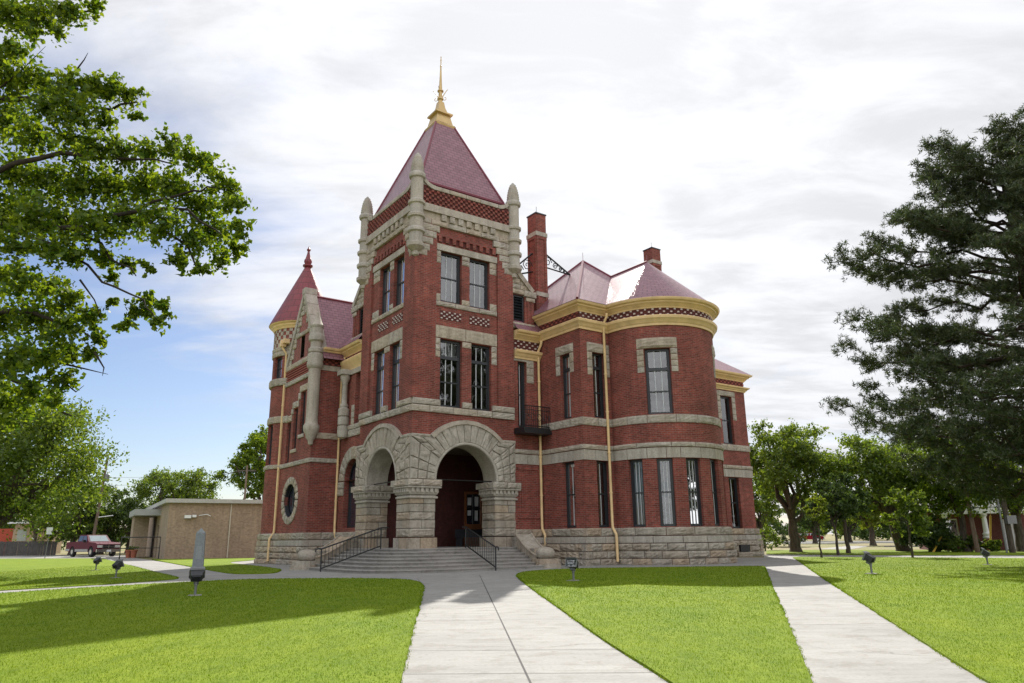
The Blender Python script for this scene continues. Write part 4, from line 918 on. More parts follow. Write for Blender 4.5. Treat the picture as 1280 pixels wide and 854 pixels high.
# --- dormers either side of the tower ----------------------------------------------
def dormer(F, sgn, x0, xe, xc, zap_, win, depthF):
    "gabled wall dormer with a louvred opening; half of it is hidden by the tower"
    mb = MB(); lo, hi = min(x0, xe), max(x0, xe)
    sheet(mb, F, lo, hi, 12.86, 15.12, [win], .3)
    for b in (win[1]+.18, win[1]+.45): bx(mb, F, b, b+.1, 13.5, 15.0, .003, .04)
    for e_ in (lo, hi): pass
    o = mb.build('dormer_wall', BRICK, CH)
    # cheeks + roof running back
    back = 5.0; mb = MB()
    mb.face([F(xe, 12.86, 0), F(xe, 15.12, 0), F(xe, 15.12, -back), F(xe, 12.86, -back)])
    mb.build('dormer_cheek', BRICK, CH)
    mb = MB(); ov = xe+.1
    for p, q in (((ov, 15.2), (xc, zap_-.1)), ((xc-(ov-xc), 15.2), (xc, zap_-.1))):
        P = [F(p[0], p[1], -.25), F(q[0], q[1], -.25), F(q[0], q[1], -back-.5), F(p[0], p[1], -back-.5)]; quad_uv(mb, P, P[0], Vector(P[3])-Vector(P[0]))
    mb.build('dormer_roof', ROOF, CH)
    mb = MB(); n = 5
    # gable field of rough stone, lintel and sloped coping
    stones(mb, F, lo, hi-.1, 15.13, 15.42, 1, 1.0, .06, .05)
    rows = [15.43, 15.75, 16.1, 16.45, zap_-.1]
    for a, b in zip(rows, rows[1:]):
        xr = xc+(xe-.05-xc)*(zap_-(a+b)/2)/(zap_-15.35)
        if xr-lo > .1: stones(mb, F, lo, xr, a, b, 1, .7, .03, .06)
    stones(mb, F, xe-.75, xe+.12, 15.05, 15.42, 1, .6, .12, .05, back=-.4); stones(mb, F, xe-.6, xe+.06, 14.78, 15.04, 1, .8, .06, .04, back=-.3)
    m3 = MB(); stones(m3, F, win[0]-.1, xe-.02, 13.02, 13.4, 1, 1.2, .1, .05); m3.build('dormer_sill', STONE, CH)
    q0, q1 = (xe-.15, 15.4), (xc, zap_)
    dx, dz = q1[0]-q0[0], q1[1]-q0[1]; L = math.hypot(dx, dz); nx_, nz_ = dz/L, -dx/L
    if nz_ < 0: nx_, nz_ = -nx_, -nz_
    for t0, t1 in ((0, .33), (.335, .66), (.665, 1)):
        C_ = lambda t, k: (q0[0]+dx*t+nx_*k, q0[1]+dz*t+nz_*k)
        P = [C_(t0, -.12), C_(t1, -.12), C_(t1, .16), C_(t0, .16)]
        for d in (.16, -.4): mb.face([F(*p, d) for p in P])
        for i in range(4): a, b = P[i], P[(i+1) % 4]; mb.face([F(*a, .16), F(*b, .16), F(*b, -.4), F(*a, -.4)])
    mb.build('dormer_gable', STONE, CH)
    # louvres
    mb = MB(); a0, a1, z0, z1 = win
    for p in ((a0, a0+.1), (a1-.1, a1)): bx(mb, F, *p, z0, z1, -.25, -.1)
    bx(mb, F, a0+.1, a1-.1, z1-.1, z1, -.25, -.1)
    bx(mb, F, a0, a1, z0, z1, -.34, -.3)
    k = 9
    for i in range(k):
        z = z0+(z1-.1-z0)*i/k; mb.face([F(a0+.1, z+.02, -.1), F(a1-.1, z+.02, -.1), F(a1-.1, z+.2, -.27), F(a0+.1, z+.2, -.27)])
    mb.build('louvre', DARK, CH)
dormer(FS(.0), 1, ts, 7.85, 6.1, 16.95, (6.36, 7.17, 13.42, 15.1), None)
dormer(FW(.18), 1, td, 8.55, 6.5, 17.3, (6.85, 7.71, 13.42, 15.1), None)
# --- iron balcony on the south recess -----------------------------------------------
mb = MB(); FB = FREC
bx(mb, FB, ts+.05, 9.25, 7.02, 7.24, .02, .95); bx(mb, FB, ts+.05, 9.3, 6.9, 7.02, .05, 1.02)
bal = mb.build('balcony', BLK, CH)
mb = MB()
for z in (7.32, 8.42): mb.tube([FB(ts+.1, z, .9), FB(9.2, z, .9), FB(9.2, z, .1)], .03, 5)
mb.tube([FB(ts+.1, 8.2, .9), FB(9.2, 8.2, .9)], .018, 5)
n = 22
for i in range(n+1): a = ts+.1+(9.1-ts)*i/n; mb.tube([FB(a, 7.24, .9), FB(a, 8.42, .9)], .014, 4, False)
for i in range(7): a = ts+.3+.42*i; mb.tube([FB(a+.14*cos(t), 7.8+.2*sin(t), .9) for t in np.linspace(0, 5.6, 10)], .018, 4, False)
mb.build('balcony_railing', BLK, bal)
# --- west recess with arched window and column ---------------------------------------
FLR = FW(ULR); AC, AZ, AR = 7.6, 4.75, 1.2
mb = MB()
LW2 = (6.75, 7.75, 8.0, 11.1)
sheet(mb, FLR, td-.05, VL, 6.0, 12.4, [LW2], .5); sheet(mb, FLR, td-.05, VL, -.05, 4.75, [(AC-AR, AC+AR, 2.05, 4.75)], .5); sheet(mb, FLR, AC+AR, VL, 4.75, 6.0)
tt = np.linspace(0, PI, 17)
for t0, t1 in zip(tt, tt[1:]):
    p0, p1 = (AC+AR*cos(t0), AZ+AR*sin(t0)), (AC+AR*cos(t1), AZ+AR*sin(t1)); mb.face([FLR(*p0), FLR(*p1), FLR(p1[0], 6.0), FLR(p0[0], 6.0)]); mb.face([FLR(*p0), FLR(*p1), FLR(*p1, -.5), FLR(*p0, -.5)])
mb.build('west_recess_wall', BRICK, CH)
mb = MB()
for i in range(11):
    t0, t1 = PI*i/11, PI*(i+1)/11; FP = lambda a, z, d=0: FLR(AC+z*cos(a), AZ+z*sin(a), d)
    stones(mb, FP, t0, t1, AR, AR+.74, 1, 9, .07, .06, back=-.02)
stones(mb, FLR, AC+AR, VL-.02, 3.9, 4.72, 2, 3, .06, .05)
mb.build('window_arch', STONE, CH)
mb = MB()
for t0, t1 in zip(tt, tt[1:]):
    P = lambda t, r: FLR(AC+r*cos(t), AZ+r*sin(t), -.3); mb.face([P(t0, AR), P(t1, AR), P(t1, AR-.14), P(t0, AR-.14)])
for q in ((AC-AR, AC-AR+.14, 2.05, AZ), (AC+AR-.14, AC+AR, 2.05, AZ), (AC-AR, AC+AR, 2.05, 2.2), (AC-AR, AC+AR, AZ-.07, AZ+.07), (AC-.05, AC+.05, 2.2, AZ-.07)): bx(mb, FLR, *q, -.4, -.29)
fr = mb.build('window', DARK, CH)
mb = MB(); mb.face([FLR(AC+AR*cos(t), AZ+AR*sin(t), -.36) for t in tt]+[FLR(AC-AR, 2.05, -.36), FLR(AC+AR, 2.05, -.36)]); mb.build('pane', GLASS, fr)
window(FLR, *LW2, bars=0, rec=.4)
course('string_course', STONE, FLR, td, VL, 7.28, 7.7, 1, 1.2, .08, .05); mb = MB(); stones(mb, FLR, 6.4, 8.9, 7.7, 8.0, 1, 1.1, .1, .04); stones(mb, FLR, 7.76, 8.2, 8.0, 9.2, 3, 2, .03, .05); mb.build('window_dressing', STONE, CH); mb = MB(); bx(mb, FLR, 6.4, 9.2, 11.1, 11.4, .003, .08); mb.build('window_lintel', STONES, CH)
mb = MB(); cu, cv = ULR-.28, 8.72
mb.lathe(cu, cv, [(.05, 7.2), (.28, 7.3), (.34, 7.5), (.34, 7.95), (.26, 8.0), (.34, 8.06), (.34, 8.5), (.26, 8.55), (.34, 8.6), (.34, 9.0), (.22, 9.1), (.26, 9.2), (.17, 9.4), (.155, 10.5), (.2, 10.56), (.17, 10.6), (.3, 10.9), (.3, 11.1)], 18)
bx(mb, FLR, cv-.38, cv+.38, 11.1, 11.4, .0, .66); mb.build('column', STONES, CH, 40)
basecourse(FLR, td, VL)
# --- west block with stair gable --------------------------------------------------------
FLS, FLW = FS(VL), FW(UL); VE = 15.3; GV = 12.25
OC = (12.84, 3.77, 1.0, 1.45)
stairs = [(11.18, 11.92, 7.75, 10.4), (12.42, 13.12, 6.95, 9.52), (13.58, 14.24, 6.14, 8.74)]
mb = MB()
sheet(mb, FLS, UL, ULR+.02, -.05, 11.5)
o0, o1, z0, z1 = OC[0]-OC[2], OC[0]+OC[2], OC[1]-OC[2], OC[1]+OC[2]
sheet(mb, FLW, VL, VE, -.05, 12.45, stairs+[(o0+.02, o1-.02, z0+.02, z1-.02)], .3)
mb.build('west_block_wall', BRICK, CH)
mb = MB(); zg = 12.45; hwv = 2.55; za = 17.0
gw = (11.95, 12.6, 12.75, 14.2)
for a, b in ((GV-hwv, gw[0]), (gw[0], gw[1]), (gw[1], GV+hwv)):
    n = 6
    for i in range(n):
        p, q = a+(b-a)*i/n, a+(b-a)*(i+1)/n; hz = lambda x: zg+(za-zg)*(1-abs(x-GV)/hwv); lo = gw[3] if a == gw[0] else zg
        mb.face([FLW(p, lo), FLW(q, lo), FLW(q, hz(q)), FLW(p, hz(p))], [(p, lo), (q, lo), (q, hz(q)), (p, hz(p))])
bx(mb, FLW, gw[0], gw[1], zg, gw[2], -.02, 0.0)
mb.build('gable_wall', m_brick('rosy_brick', (.29, .075, .062), (.18, .045, .04), (.28, .17, .15), .29, .095, .016), CH)
mb = MB(); bx(mb, FLW, *gw, -.3, -.2); mb.build('gable_opening', DARK, CH)
mb = MB()
course('gable_string_course', STONE, FLW, VL+.2, 15.1, 12.25, 12.6, 1, 1.1, .12, .06); course('gable_string_course', STONE, FLW, VL+.2, VE, 11.2, 11.5, 1, 1.2, .1, .05); course('gable_lintel_course', STONE, FLW, GV-1.45, GV+1.45, 14.22, 14.5, 1, 1.1, .06, .04)
for s in (-1, 1):                                                # stepped rake stones under the coping
    n = 12
    for i in range(n):
        z = zg+.15+(za-zg-.5)*i/n; x = GV+s*hwv*(1-(z+.17-zg)/(za-zg)); wd = .62 if i % 2 else .42
        a, b = (x-.02, x+wd) if s < 0 else (x-wd, x+.02); stones(mb, FLW, a, b, z, z+(za-zg-.5)/n-.005, 1, 3, .05, .06)
for q in () and ((13.42, 14.5, 8.78, 9.2), (13.18, 13.56, 9.2, 9.56), (12.28, 13.4, 9.56, 9.98), (11.98, 12.4, 9.98, 10.44), (10.6, 12.2, 10.44, 10.86), (14.3, VE, 8.85, 9.3)): stones(mb, FLW, *q, 1, 3, .05, .06)
mb.build('gable_rake_stone', STONE, CH); mb = MB()
for q in ((13.42, 14.5, 8.78, 9.2), (13.18, 13.56, 9.2, 9.56), (12.28, 13.4, 9.56, 9.98), (11.98, 12.4, 9.98, 10.44), (10.6, 12.2, 10.44, 10.86), (14.3, VE, 8.85, 9.3)): stones(mb, FLW, *q, 1, 3, .05, .06)
mb.build('stair_window_stone', STONE, CH)
for q in stairs: course('window_sill', STONE, FLW, q[0]-.15, q[1]+.15, q[2]-.25, q[2]-.01, 1, 3, .06, .04)
for q in stairs: window(FLW, *q, bars=0, rec=.22)
mb = MB()
for z in np.arange(11.52, 12.22, .16): bx(mb, FLW, VL+.3, VE, z, z+.085, .003, .09)
mb.build('corbelled_band', BRICKL, CH); mb = MB(); sheet(mb, FLW, VL, VE, 11.5, 12.25, d=.004); mb.build('dark_backing_band', BRICKD, CH)  # dark sheet behind the corbelled ribs
# gable coping
mb = MB()
for s in (-1, 1):
    q0, q1 = (GV+s*(hwv+.05), zg+.05), (GV, za+.05); dx, dz = q1[0]-q0[0], q1[1]-q0[1]; L = math.hypot(dx, dz); nx_, nz_ = s*dz/L, abs(dx)/L
    for i in range(5):
        t0, t1 = i/5+.003, (i+1)/5-.003; C_ = lambda t, k: (q0[0]+dx*t+nx_*k, q0[1]+dz*t+nz_*k); P = [C_(t0, -.1), C_(t1, -.1), C_(t1, .2), C_(t0, .2)]
        for d in (.16, -.62): mb.face([FLW(*p, d) for p in P])
        for k in range(4): a, b = P[k], P[(k+1) % 4]; mb.face([FLW(*a, .16), FLW(*b, .16), FLW(*b, -.62), FLW(*a, -.62)])
bx(mb, FLW, GV-.28, GV+.28, za+.02, za+.42, -.64, .18)
mb.build('gable_coping', STONES, CH)
mb = MB()
for s in (-1, 1):
    P = [(UL+.3, GV+s*(hwv+.45), zg-.3+(.7 if 0 else 0)), (7, GV+s*(hwv+.45), zg-.3), (7, GV, za-.05), (UL+.3, GV, za-.05)]
    quad_uv(mb, P, P[0], (1, 0, 0))
mb.build('gable_roof', ROOF, CH); mb = MB(); mb.tube([(UL+.62, GV, za), (7, GV, za)], .08, 6); mb.build('ridge_cap', ROOFT, CH)
# oculus
mb = MB(); N = 18
for i in range(N):
    t0, t1 = 2*PI*i/N, 2*PI*(i+1)/N; FP = lambda a, z, d=0: FLW(OC[0]+z*cos(a), OC[1]+z*sin(a), d); stones(mb, FP, t0+.01, t1-.01, OC[2], OC[3], 1, 9, .05, .05, back=-.02)
mb.build('oculus_surround', STONE, CH)
mb = MB()
for k in range(32):
    a, b = 2*PI*k/32, 2*PI*(k+1)/32; P = lambda t, r, d: FLW(OC[0]+r*cos(t), OC[1]+r*sin(t), d)
    mb.face([P(a, OC[2]+.02, .04), P(b, OC[2]+.02, .04), P(b, OC[2]+.02, -.3), P(a, OC[2]+.02, -.3)]); mb.face([P(a, OC[2]+.02, -.2), P(b, OC[2]+.02, -.2), P(b, OC[2]-.13, -.2), P(a, OC[2]-.13, -.2)])
    mb.face([P(a, OC[2], .02), P(b, OC[2], .02), P(b, OC[3]-.1, .02), P(a, OC[3]-.1, .02)])
bx(mb, FLW, OC[0]-.04, OC[0]+.04, OC[1]-OC[2]+.1, OC[1]+OC[2]-.1, -.24, -.19)
fr = mb.build('oculus_window', DARK, CH)
mb = MB(); mb.face([FLW(OC[0]+OC[2]*cos(t), OC[1]+OC[2]*sin(t), -.25) for t in np.linspace(0, 2*PI, 33)[:-1]]); mb.build('pane', GLASS, fr)
for q in ((FLS, UL-.08, ULR, 5.86, 6.14, 1, 1.3, .07, .04), (FLW, VL, VE, 5.86, 6.14, 1, 1.3, .07, .04), (FLS, UL+.3, ULR, 7.28, 7.66, 1, 1.2, .06, .05), (FLS, UL+.3, ULR, 11.5, 11.84, 1, 1.2, .03, .0)): course('string_course', STONE, *q)
lattice(FLS, UL+.2, ULR, 11.84, 12.37, .2, .13, BRICKL, 0, .06)
LP = [(UL+.35, VL), (ULR, VL), (ULR, td+.1)]
cornice(LP, 12.86); molding([(ULR, VL-.25), (ULR, td+.1)], 11.4, 12.1)
lattice(FLR, td, VL, 12.1, 12.4, .2, .13, BRICKL, 0, .05)
basecourse(FLS, UL, ULR, 1, 0); basecourse(FLW, VL, 15.0, 1, 0)
mb = MB(); r = .36; cu, cv = UL-.05, VL-.05
mb.lathe(cu, cv, [(.02, 6.85), (.14, 6.9), (.17, 7.15), (.3, 7.3), (.33, 7.5), (.46, 7.7), (.48, 8.0), (.4, 8.12), (r, 8.2)]+[(r, 8.2+i*.38) for i in range(9)]+[(r, 11.5), (.47, 11.6), (.5, 11.8), (.46, 11.98), (.5, 12.15), (.48, 12.4), (r+.02, 12.48), (.45, 12.55), (.46, 12.75), (.34, 12.85), (.34, 13.2), (.46, 13.28), (.48, 13.55), (.42, 13.68), (.36, 13.75), (.36, 14.1), (.42, 14.16), (.43, 14.26), (.36, 14.3), (.04, 15.05), (.05, 15.1), (0.001, 15.2)], 20)
mb.build('corner_pinnacle', STONES, CH, 40)
# --- round turret -------------------------------------------------------------------------
TU, TV, TR_ = -.25, 16.25, 1.9
FTU = FCY(TU, TV, TR_); tdg = lambda t: (t-180)*PI/180*TR_
T0, T1 = tdg(60), tdg(300)
TW = [(tdg(168), tdg(196), 6.2, 8.86), (tdg(183), tdg(209), 11.95, 13.44), (tdg(110), tdg(138), 6.2, 8.86), (tdg(110), tdg(138), 11.95, 13.44)]
mb = MB(); sheet(mb, FTU, T0, T1, -.05, 13.46, TW, .28, step=.2); mb.build('turret_wall', BRICK, CH, 30)
for q in TW: window(FTU, *q, bars=0)
for z0, z1, d in ((5.88, 6.16, .07), (8.88, 9.34, .07), (11.4, 11.9, .12)): course('turret_string_course', STONE, FTU, T0, T1, z0, z1, 1, .9, d, .05)
mb = MB()
stones(mb, FTU, T0, T1, 13.46, 14.12, [13.46, 13.8, 14.12], .7, .06, .05); mb.build('turret_string_course', STONE, CH)
mb = MB(); mb2 = MB(); n = 34; hz = .26
for r_ in range(5):
    for i in range(n):
        a = T0+(T1-T0)*i/n; b = T0+(T1-T0)*(i+1)/n; bx(mb if (i+r_) % 2 else mb2, FTU, a, b, 14.12+r_*hz, 14.12+(r_+1)*hz, -.02, .05 if (i+r_) % 2 else .02, step=.3)
mb.build('checker_stone', STONES, CH); mb2.build('checker_brick', BRICK, CH)
mb = MB(); tp = [(TU+TR_*cos(R(t)), TV+TR_*sin(R(t))) for t in range(60, 301, 6)]
sweep(mb, tp, [(-.02, 15.36), (.1, 15.38), (.14, 15.5), (.24, 15.58), (.26, 15.68), (.4, 15.74), (.44, 15.84), (-.02, 15.88)]); mb.build('turret_cornice', YEL, CH, 35)
mb = MB(); n = 40; prof = [(2.36, 15.8), (2.3, 15.95)]+[(2.3+(.17-2.3)*(i/9), 15.95+(20.5-15.95)*(i/9)) for i in range(1, 10)]
for (r0, z0), (r1, z1) in zip(prof, prof[1:]):
    for k in range(n):
        a, b = 2*PI*k/n, 2*PI*(k+1)/n; f = lambda t, r_, z: (TU+r_*cos(t), TV+r_*sin(t), z); mb.face([f(a, r0, z0), f(b, r0, z0), f(b, r1, z1), f(a, r1, z1)], [(a*1.6, z0), (b*1.6, z0), (b*1.6, z1), (a*1.6, z1)])
cn = mb.build('turret_cone', ROOFC, CH, 30)
mb = MB(); mb.lathe(TU, TV, [(.17, 20.45), (.34, 20.5), (.36, 20.6), (.2, 20.68), (.28, 20.85), (.27, 21.0), (.2, 21.1), (.1, 21.5), (.07, 21.7), (.13, 21.74), (.14, 21.85), (.06, 21.92), (.03, 22.05), (0.001, 22.1)], 16); mb.build('turret_finial', ROOFC, cn, 40)
mb = MB(); stones(mb, FTU, T0, T1, 1.42, 1.84, 1, 1.2, .12, .07, back=-.1); stones(mb, FTU, T0, T1, -.06, 1.05, 3, 1.0, .22, .1, back=-.1); stones(mb, FTU, T0, T1, 1.06, 1.41, 1, 1.0, .2, .01, back=-.1); mb.build('turret_plinth', STONEB, CH)
# --- downspouts -------------------------------------------------------------------------
def downspout(F, a, ztop, head, off=.14, nm='downspout', zb=.15):
    mb = MB(); r = .075
    pts = [F(a, ztop, .45), F(a, ztop-.18, .42), F(a, ztop-.55, off), F(a, 2.1, off), F(a, 1.85, off+.02), F(a, 1.5, off+.26), F(a, 1.3, off+.27), F(a, zb, off+.27)]
    mb.tube(pts, r, 10)
    for z in (3.6, 5.7, 7.9, 10.0): mb.tube([F(a, z, off), F(a, z+.07, off)], r*1.3, 8)
    if head: bx(mb, F, a-.16, a+.16, ztop-.1, ztop+.3, .25, .6)
    mb.build(nm, YEL, CH, 40)
downspout(F2, UA-.44, 13.45, False); downspout(FREC, 8.02, 12.4, False); downspout(FLS, ULR-.12, 12.4, False); downspout(FLW, 15.02, 14.1, True)
mb = MB(); bx(mb, FLW, 14.6, 15.35, 14.2, 14.5, .1, .5); mb.build('rain_head', YEL, CH)

# ------------------------------------------------------------ trees
def leaf_mesh(name, P, size, mat, parent, rng, up=.35, asp=.55):
    n = len(P); a = rng.normal(0, 1, (n, 3)); a /= np.linalg.norm(a, axis=1)[:, None]; b = rng.normal(0, 1, (n, 3)); b[:, 2] += up
    b = np.cross(a, b); b /= np.maximum(np.linalg.norm(b, axis=1), 1e-6)[:, None]
    s = size*rng.uniform(.45, 1.4, n)[:, None]
    V = np.stack([P-a*s*.5, P+b*s*asp*.5-a*s*.06, P+a*s*.5, P-b*s*asp*.5-a*s*.06], 1).reshape(-1, 3)
    return npmesh(name, V, np.arange(n*4).reshape(-1, 4), mat, parent)
def twig_leaves(rng, c, r, n, flat=.75):
    "leaves strung on short sprays that radiate from a clump centre, dense at their ends"
    k = max(4, n//14); d = rng.normal(0, 1, (k, 3)); d /= np.linalg.norm(d, axis=1)[:, None]; d[:, 2] *= flat
    L = r*rng.uniform(.5, 1.2, k); i = rng.integers(0, k, n); t = rng.random(n)**.6
    P = np.asarray(c)+d[i]*(L[i]*t)[:, None]; P += rng.normal(0, r*.09, (n, 3)); P[:, 2] -= (r*.10*t*t); return P
def limb(mb, rng, p0, p1, r0, r1, n=6, wob=.06, sag=0):
    p0, p1 = Vector(p0), Vector(p1); L = (p1-p0).length; pts = []
    for i in range(n+1):
        t = i/n; q = p0.lerp(p1, t); k = math.sin(PI*t)*L*wob
        pts.append(q+Vector((rng.normal()*k, rng.normal()*k, rng.normal()*k+sag*L*math.sin(PI*t))))
    mb.tube(pts, [r0+(r1-r0)*(i/n) for i in range(n+1)], 7, True); return pts
def leafy_tree(name, label, base, H, CR, tr, seed, mat, nleaf=9000, ls=.24, fork=.28, crown_lo=.3, lean=(0, 0), group=None, cat='tree', bark=None, nlimb=7, dens=1.0, squash=1.0, nclump=26):
    rng = np.random.default_rng(seed); root = empty(name, (base[0], base[1], -.02)); tag(root, label, cat, group)
    mb = MB(); top = Vector((lean[0]*H, lean[1]*H, H*fork)); T = limb(mb, rng, (0, 0, -.1), top, tr*1.25, tr*.85, 5, .02)
    mb.tube([(0, 0, -.1), (0, 0, .35)], [tr*1.6, tr*1.15], 9, False)
    cz = H*(1+crown_lo)/2; hz = H*(1-crown_lo)/2; ccx, ccy = lean[0]*H*1.3, lean[1]*H*1.3; clumps = []
    ends = []
    for i in range(nlimb):
        a = 2*PI*(i+rng.random()*.7)/nlimb; el = rng.uniform(.15, 1.25); rr = CR*rng.uniform(.55, .85)
        e = Vector((ccx+rr*cos(a)*cos(el), ccy+rr*sin(a)*cos(el), min(H*.93, cz+hz*.75*math.sin(el)*rng.uniform(.5, 1.1)-hz*.15)))
        p = limb(mb, rng, top-Vector((0, 0, H*fork*rng.uniform(0, .25))), e, tr*.55, tr*.14, 6, .05, .04); ends.append(e)
        for j in range(3):
            s = p[rng.integers(2, 6)]; b = 2*PI*rng.random(); q = Vector((s.x+CR*.4*cos(b), s.y+CR*.4*sin(b), s.z+hz*rng.uniform(-.25, .5))); limb(mb, rng, s, q, tr*.2, tr*.05, 4, .06); ends.append(q)
    mb.build('trunk', bark or BARK, root, 60)
    for e in ends: clumps.append((np.array(e), CR*rng.uniform(.22, .36)))
    for i in range(nclump):
        d = rng.normal(0, 1, 3); d /= np.linalg.norm(d); u = rng.uniform(.55, .95)
        clumps.append((np.array([ccx+d[0]*CR*u, ccy+d[1]*CR*u, max(H*crown_lo*.9, cz+d[2]*hz*u)]), CR*rng.uniform(.2, .34)))
    wts = np.array([c[1]**2 for c in clumps]); wts /= wts.sum()
    P = np.concatenate([twig_leaves(rng, c, r, max(20, int(nleaf*1.9*w_)), .7*squash) for (c, r), w_ in zip(clumps, wts)])
    leaf_mesh('crown', P, ls, mat, root, rng); return root
# big shade tree at the left: its trunk stands outside the frame, limbs reach in
def shade_tree():
    rng = np.random.default_rng(21); bx_, by_ = -19.0, 20.5; root = empty('shade_tree', (0, 0, 0)); tag(root, 'large broadleaf tree overhanging the lawn from the left, bright green leaves on dark limbs', 'tree')
    mb = MB(); T = limb(mb, rng, (bx_, by_, -.1), (bx_+.5, by_, 5.0), .62, .5, 6, .01); top = Vector((bx_+.5, by_, 5))
    A = lambda x, y, d: atD(x, y, d)
    limbs = [
     [(-60, 330, 20), (0, 283, 19.5), (90, 285, 19), (170, 262, 18.8), (235, 262, 18.6), (285, 300, 18.6)],
     [(-70, 230, 20), (0, 124, 20), (60, 125, 19.6), (140, 136, 19.4), (172, 128, 19.2)],
     [(-90, 120, 20.5), (0, 30, 20.5), (70, 15, 20.2), (130, 10, 20)],
     [(-50, 420, 19.5), (0, 388, 19), (60, 395, 18.8), (112, 420, 18.6)],
     [(-50, 330, 20), (0, 216, 19), (80, 190, 18.6), (150, 200, 18.4), (215, 205, 18.2)],
     [(-40, 480, 20.5), (10, 470, 20), (60, 505, 20), (90, 520, 20)],
     [(0, 283, 19.5), (80, 310, 19), (130, 350, 18.6), (175, 375, 18.5), (195, 400, 18.5)],
     [(90, 285, 19), (140, 320, 18.7), (170, 345, 18.6)], [(170, 262, 18.8), (240, 240, 18.2), (270, 235, 18)], [(170, 262, 18.8), (230, 310, 18.8), (250, 345, 18.8)]]
    starts = [(bx_+.4, by_, 4.8)]*6
    for i, L in enumerate(limbs):
        P = [A(*q) for q in L]
        if i < 6: P = [top+Vector((0, 0, .3*i-.6))]+P
        r0 = .12 if i < 6 else .042; n = len(P); Q = []
        for a, b in zip(P, P[1:]):
            for k in range(3): Q.append(a.lerp(b, k/3)+Vector(rng.normal(0, .06, 3)))
        Q.append(P[-1]); mb.tube(Q, [r0*(1-k/len(Q))**.9+.008 for k in range(len(Q))], 7)
    for tw in ([(118, 440, 18.6), (130, 460, 18.6), (128, 470, 18.6)], [(80, 455, 19), (110, 462, 19), (135, 468, 19)], [(0, 110, 19.5), (30, 85, 19.5), (57, 58, 19.5)], [(100, 350, 18.6), (118, 375, 18.6), (128, 400, 18.6)], [(95, 88, 19.5), (105, 75, 19.5), (110, 66, 19.5)], [(70, 470, 19), (95, 490, 19), (105, 482, 19)]):
        mb.tube([A(*q) for q in tw], [.03, .018, .006], 5)
    mb.build('trunk', BARKD, root, 60)
    C = [(10,15,42),(50,22,38),(85,12,32),(118,8,20),(40,40,16),(72,38,12),(20,60,22),(0,75,40),
     (15,100,38),(50,100,36),(85,108,34),(115,108,28),(140,112,26),(160,120,24),(172,145,14),(60,135,40),(100,140,36),(130,150,22),(10,150,46),(45,170,36),
     (90,178,34),(120,185,30),(150,190,32),(185,188,24),(215,180,28),(240,195,30),(262,210,28),(282,230,26),(295,255,24),(300,285,22),(292,310,18),(275,325,20),
     (20,215,44),(60,225,42),(100,228,42),(140,232,40),(180,230,40),(215,235,38),(250,255,36),(265,290,32),(240,300,34),(205,280,36),(160,275,38),(120,280,40),(80,275,42),(40,270,44),(5,265,46),
     (20,310,30),(60,312,28),(95,318,26),(130,322,22),(225,325,20),(250,335,16),(160,330,14),(185,335,13),(155,405,13),(170,390,20),(185,375,18),(200,400,16),(205,382,12),(138,378,11),(140,345,14),
     (0,345,34),(30,352,32),(60,362,30),(90,375,30),(110,395,22),(120,420,18),(115,440,14),(80,410,30),(45,400,36),(5,400,40),(15,450,38),(55,445,34),(88,440,24),(75,475,24),(40,490,30),(5,505,36),(70,500,18)]
    Ps = []
    for x, y, r in C:
        d = 18.9+rng.normal(0, .8); c = A(x, y, d); rad = r/FPX*d*1.06; n = int(70+1000*rad*rad*1.1)
        Ps.append(twig_leaves(rng, c, rad, n, .85))
    P = np.concatenate(Ps)
    # the rest of the crown, out of frame
    for i in range(26):
        a, z = rng.uniform(0, 2*PI), rng.uniform(6, 18); r_ = rng.uniform(2, 6.5); c = np.array([bx_-1.5+r_*cos(a), by_+r_*sin(a), z])
        if (c[0]/c[1]) > -.72: continue
        P = np.concatenate([P, twig_leaves(rng, c, rng.uniform(1.2, 2.0), 420)])
    leaf_mesh('crown', P, .15, LEAF, root, rng, asp=.66)
shade_tree()
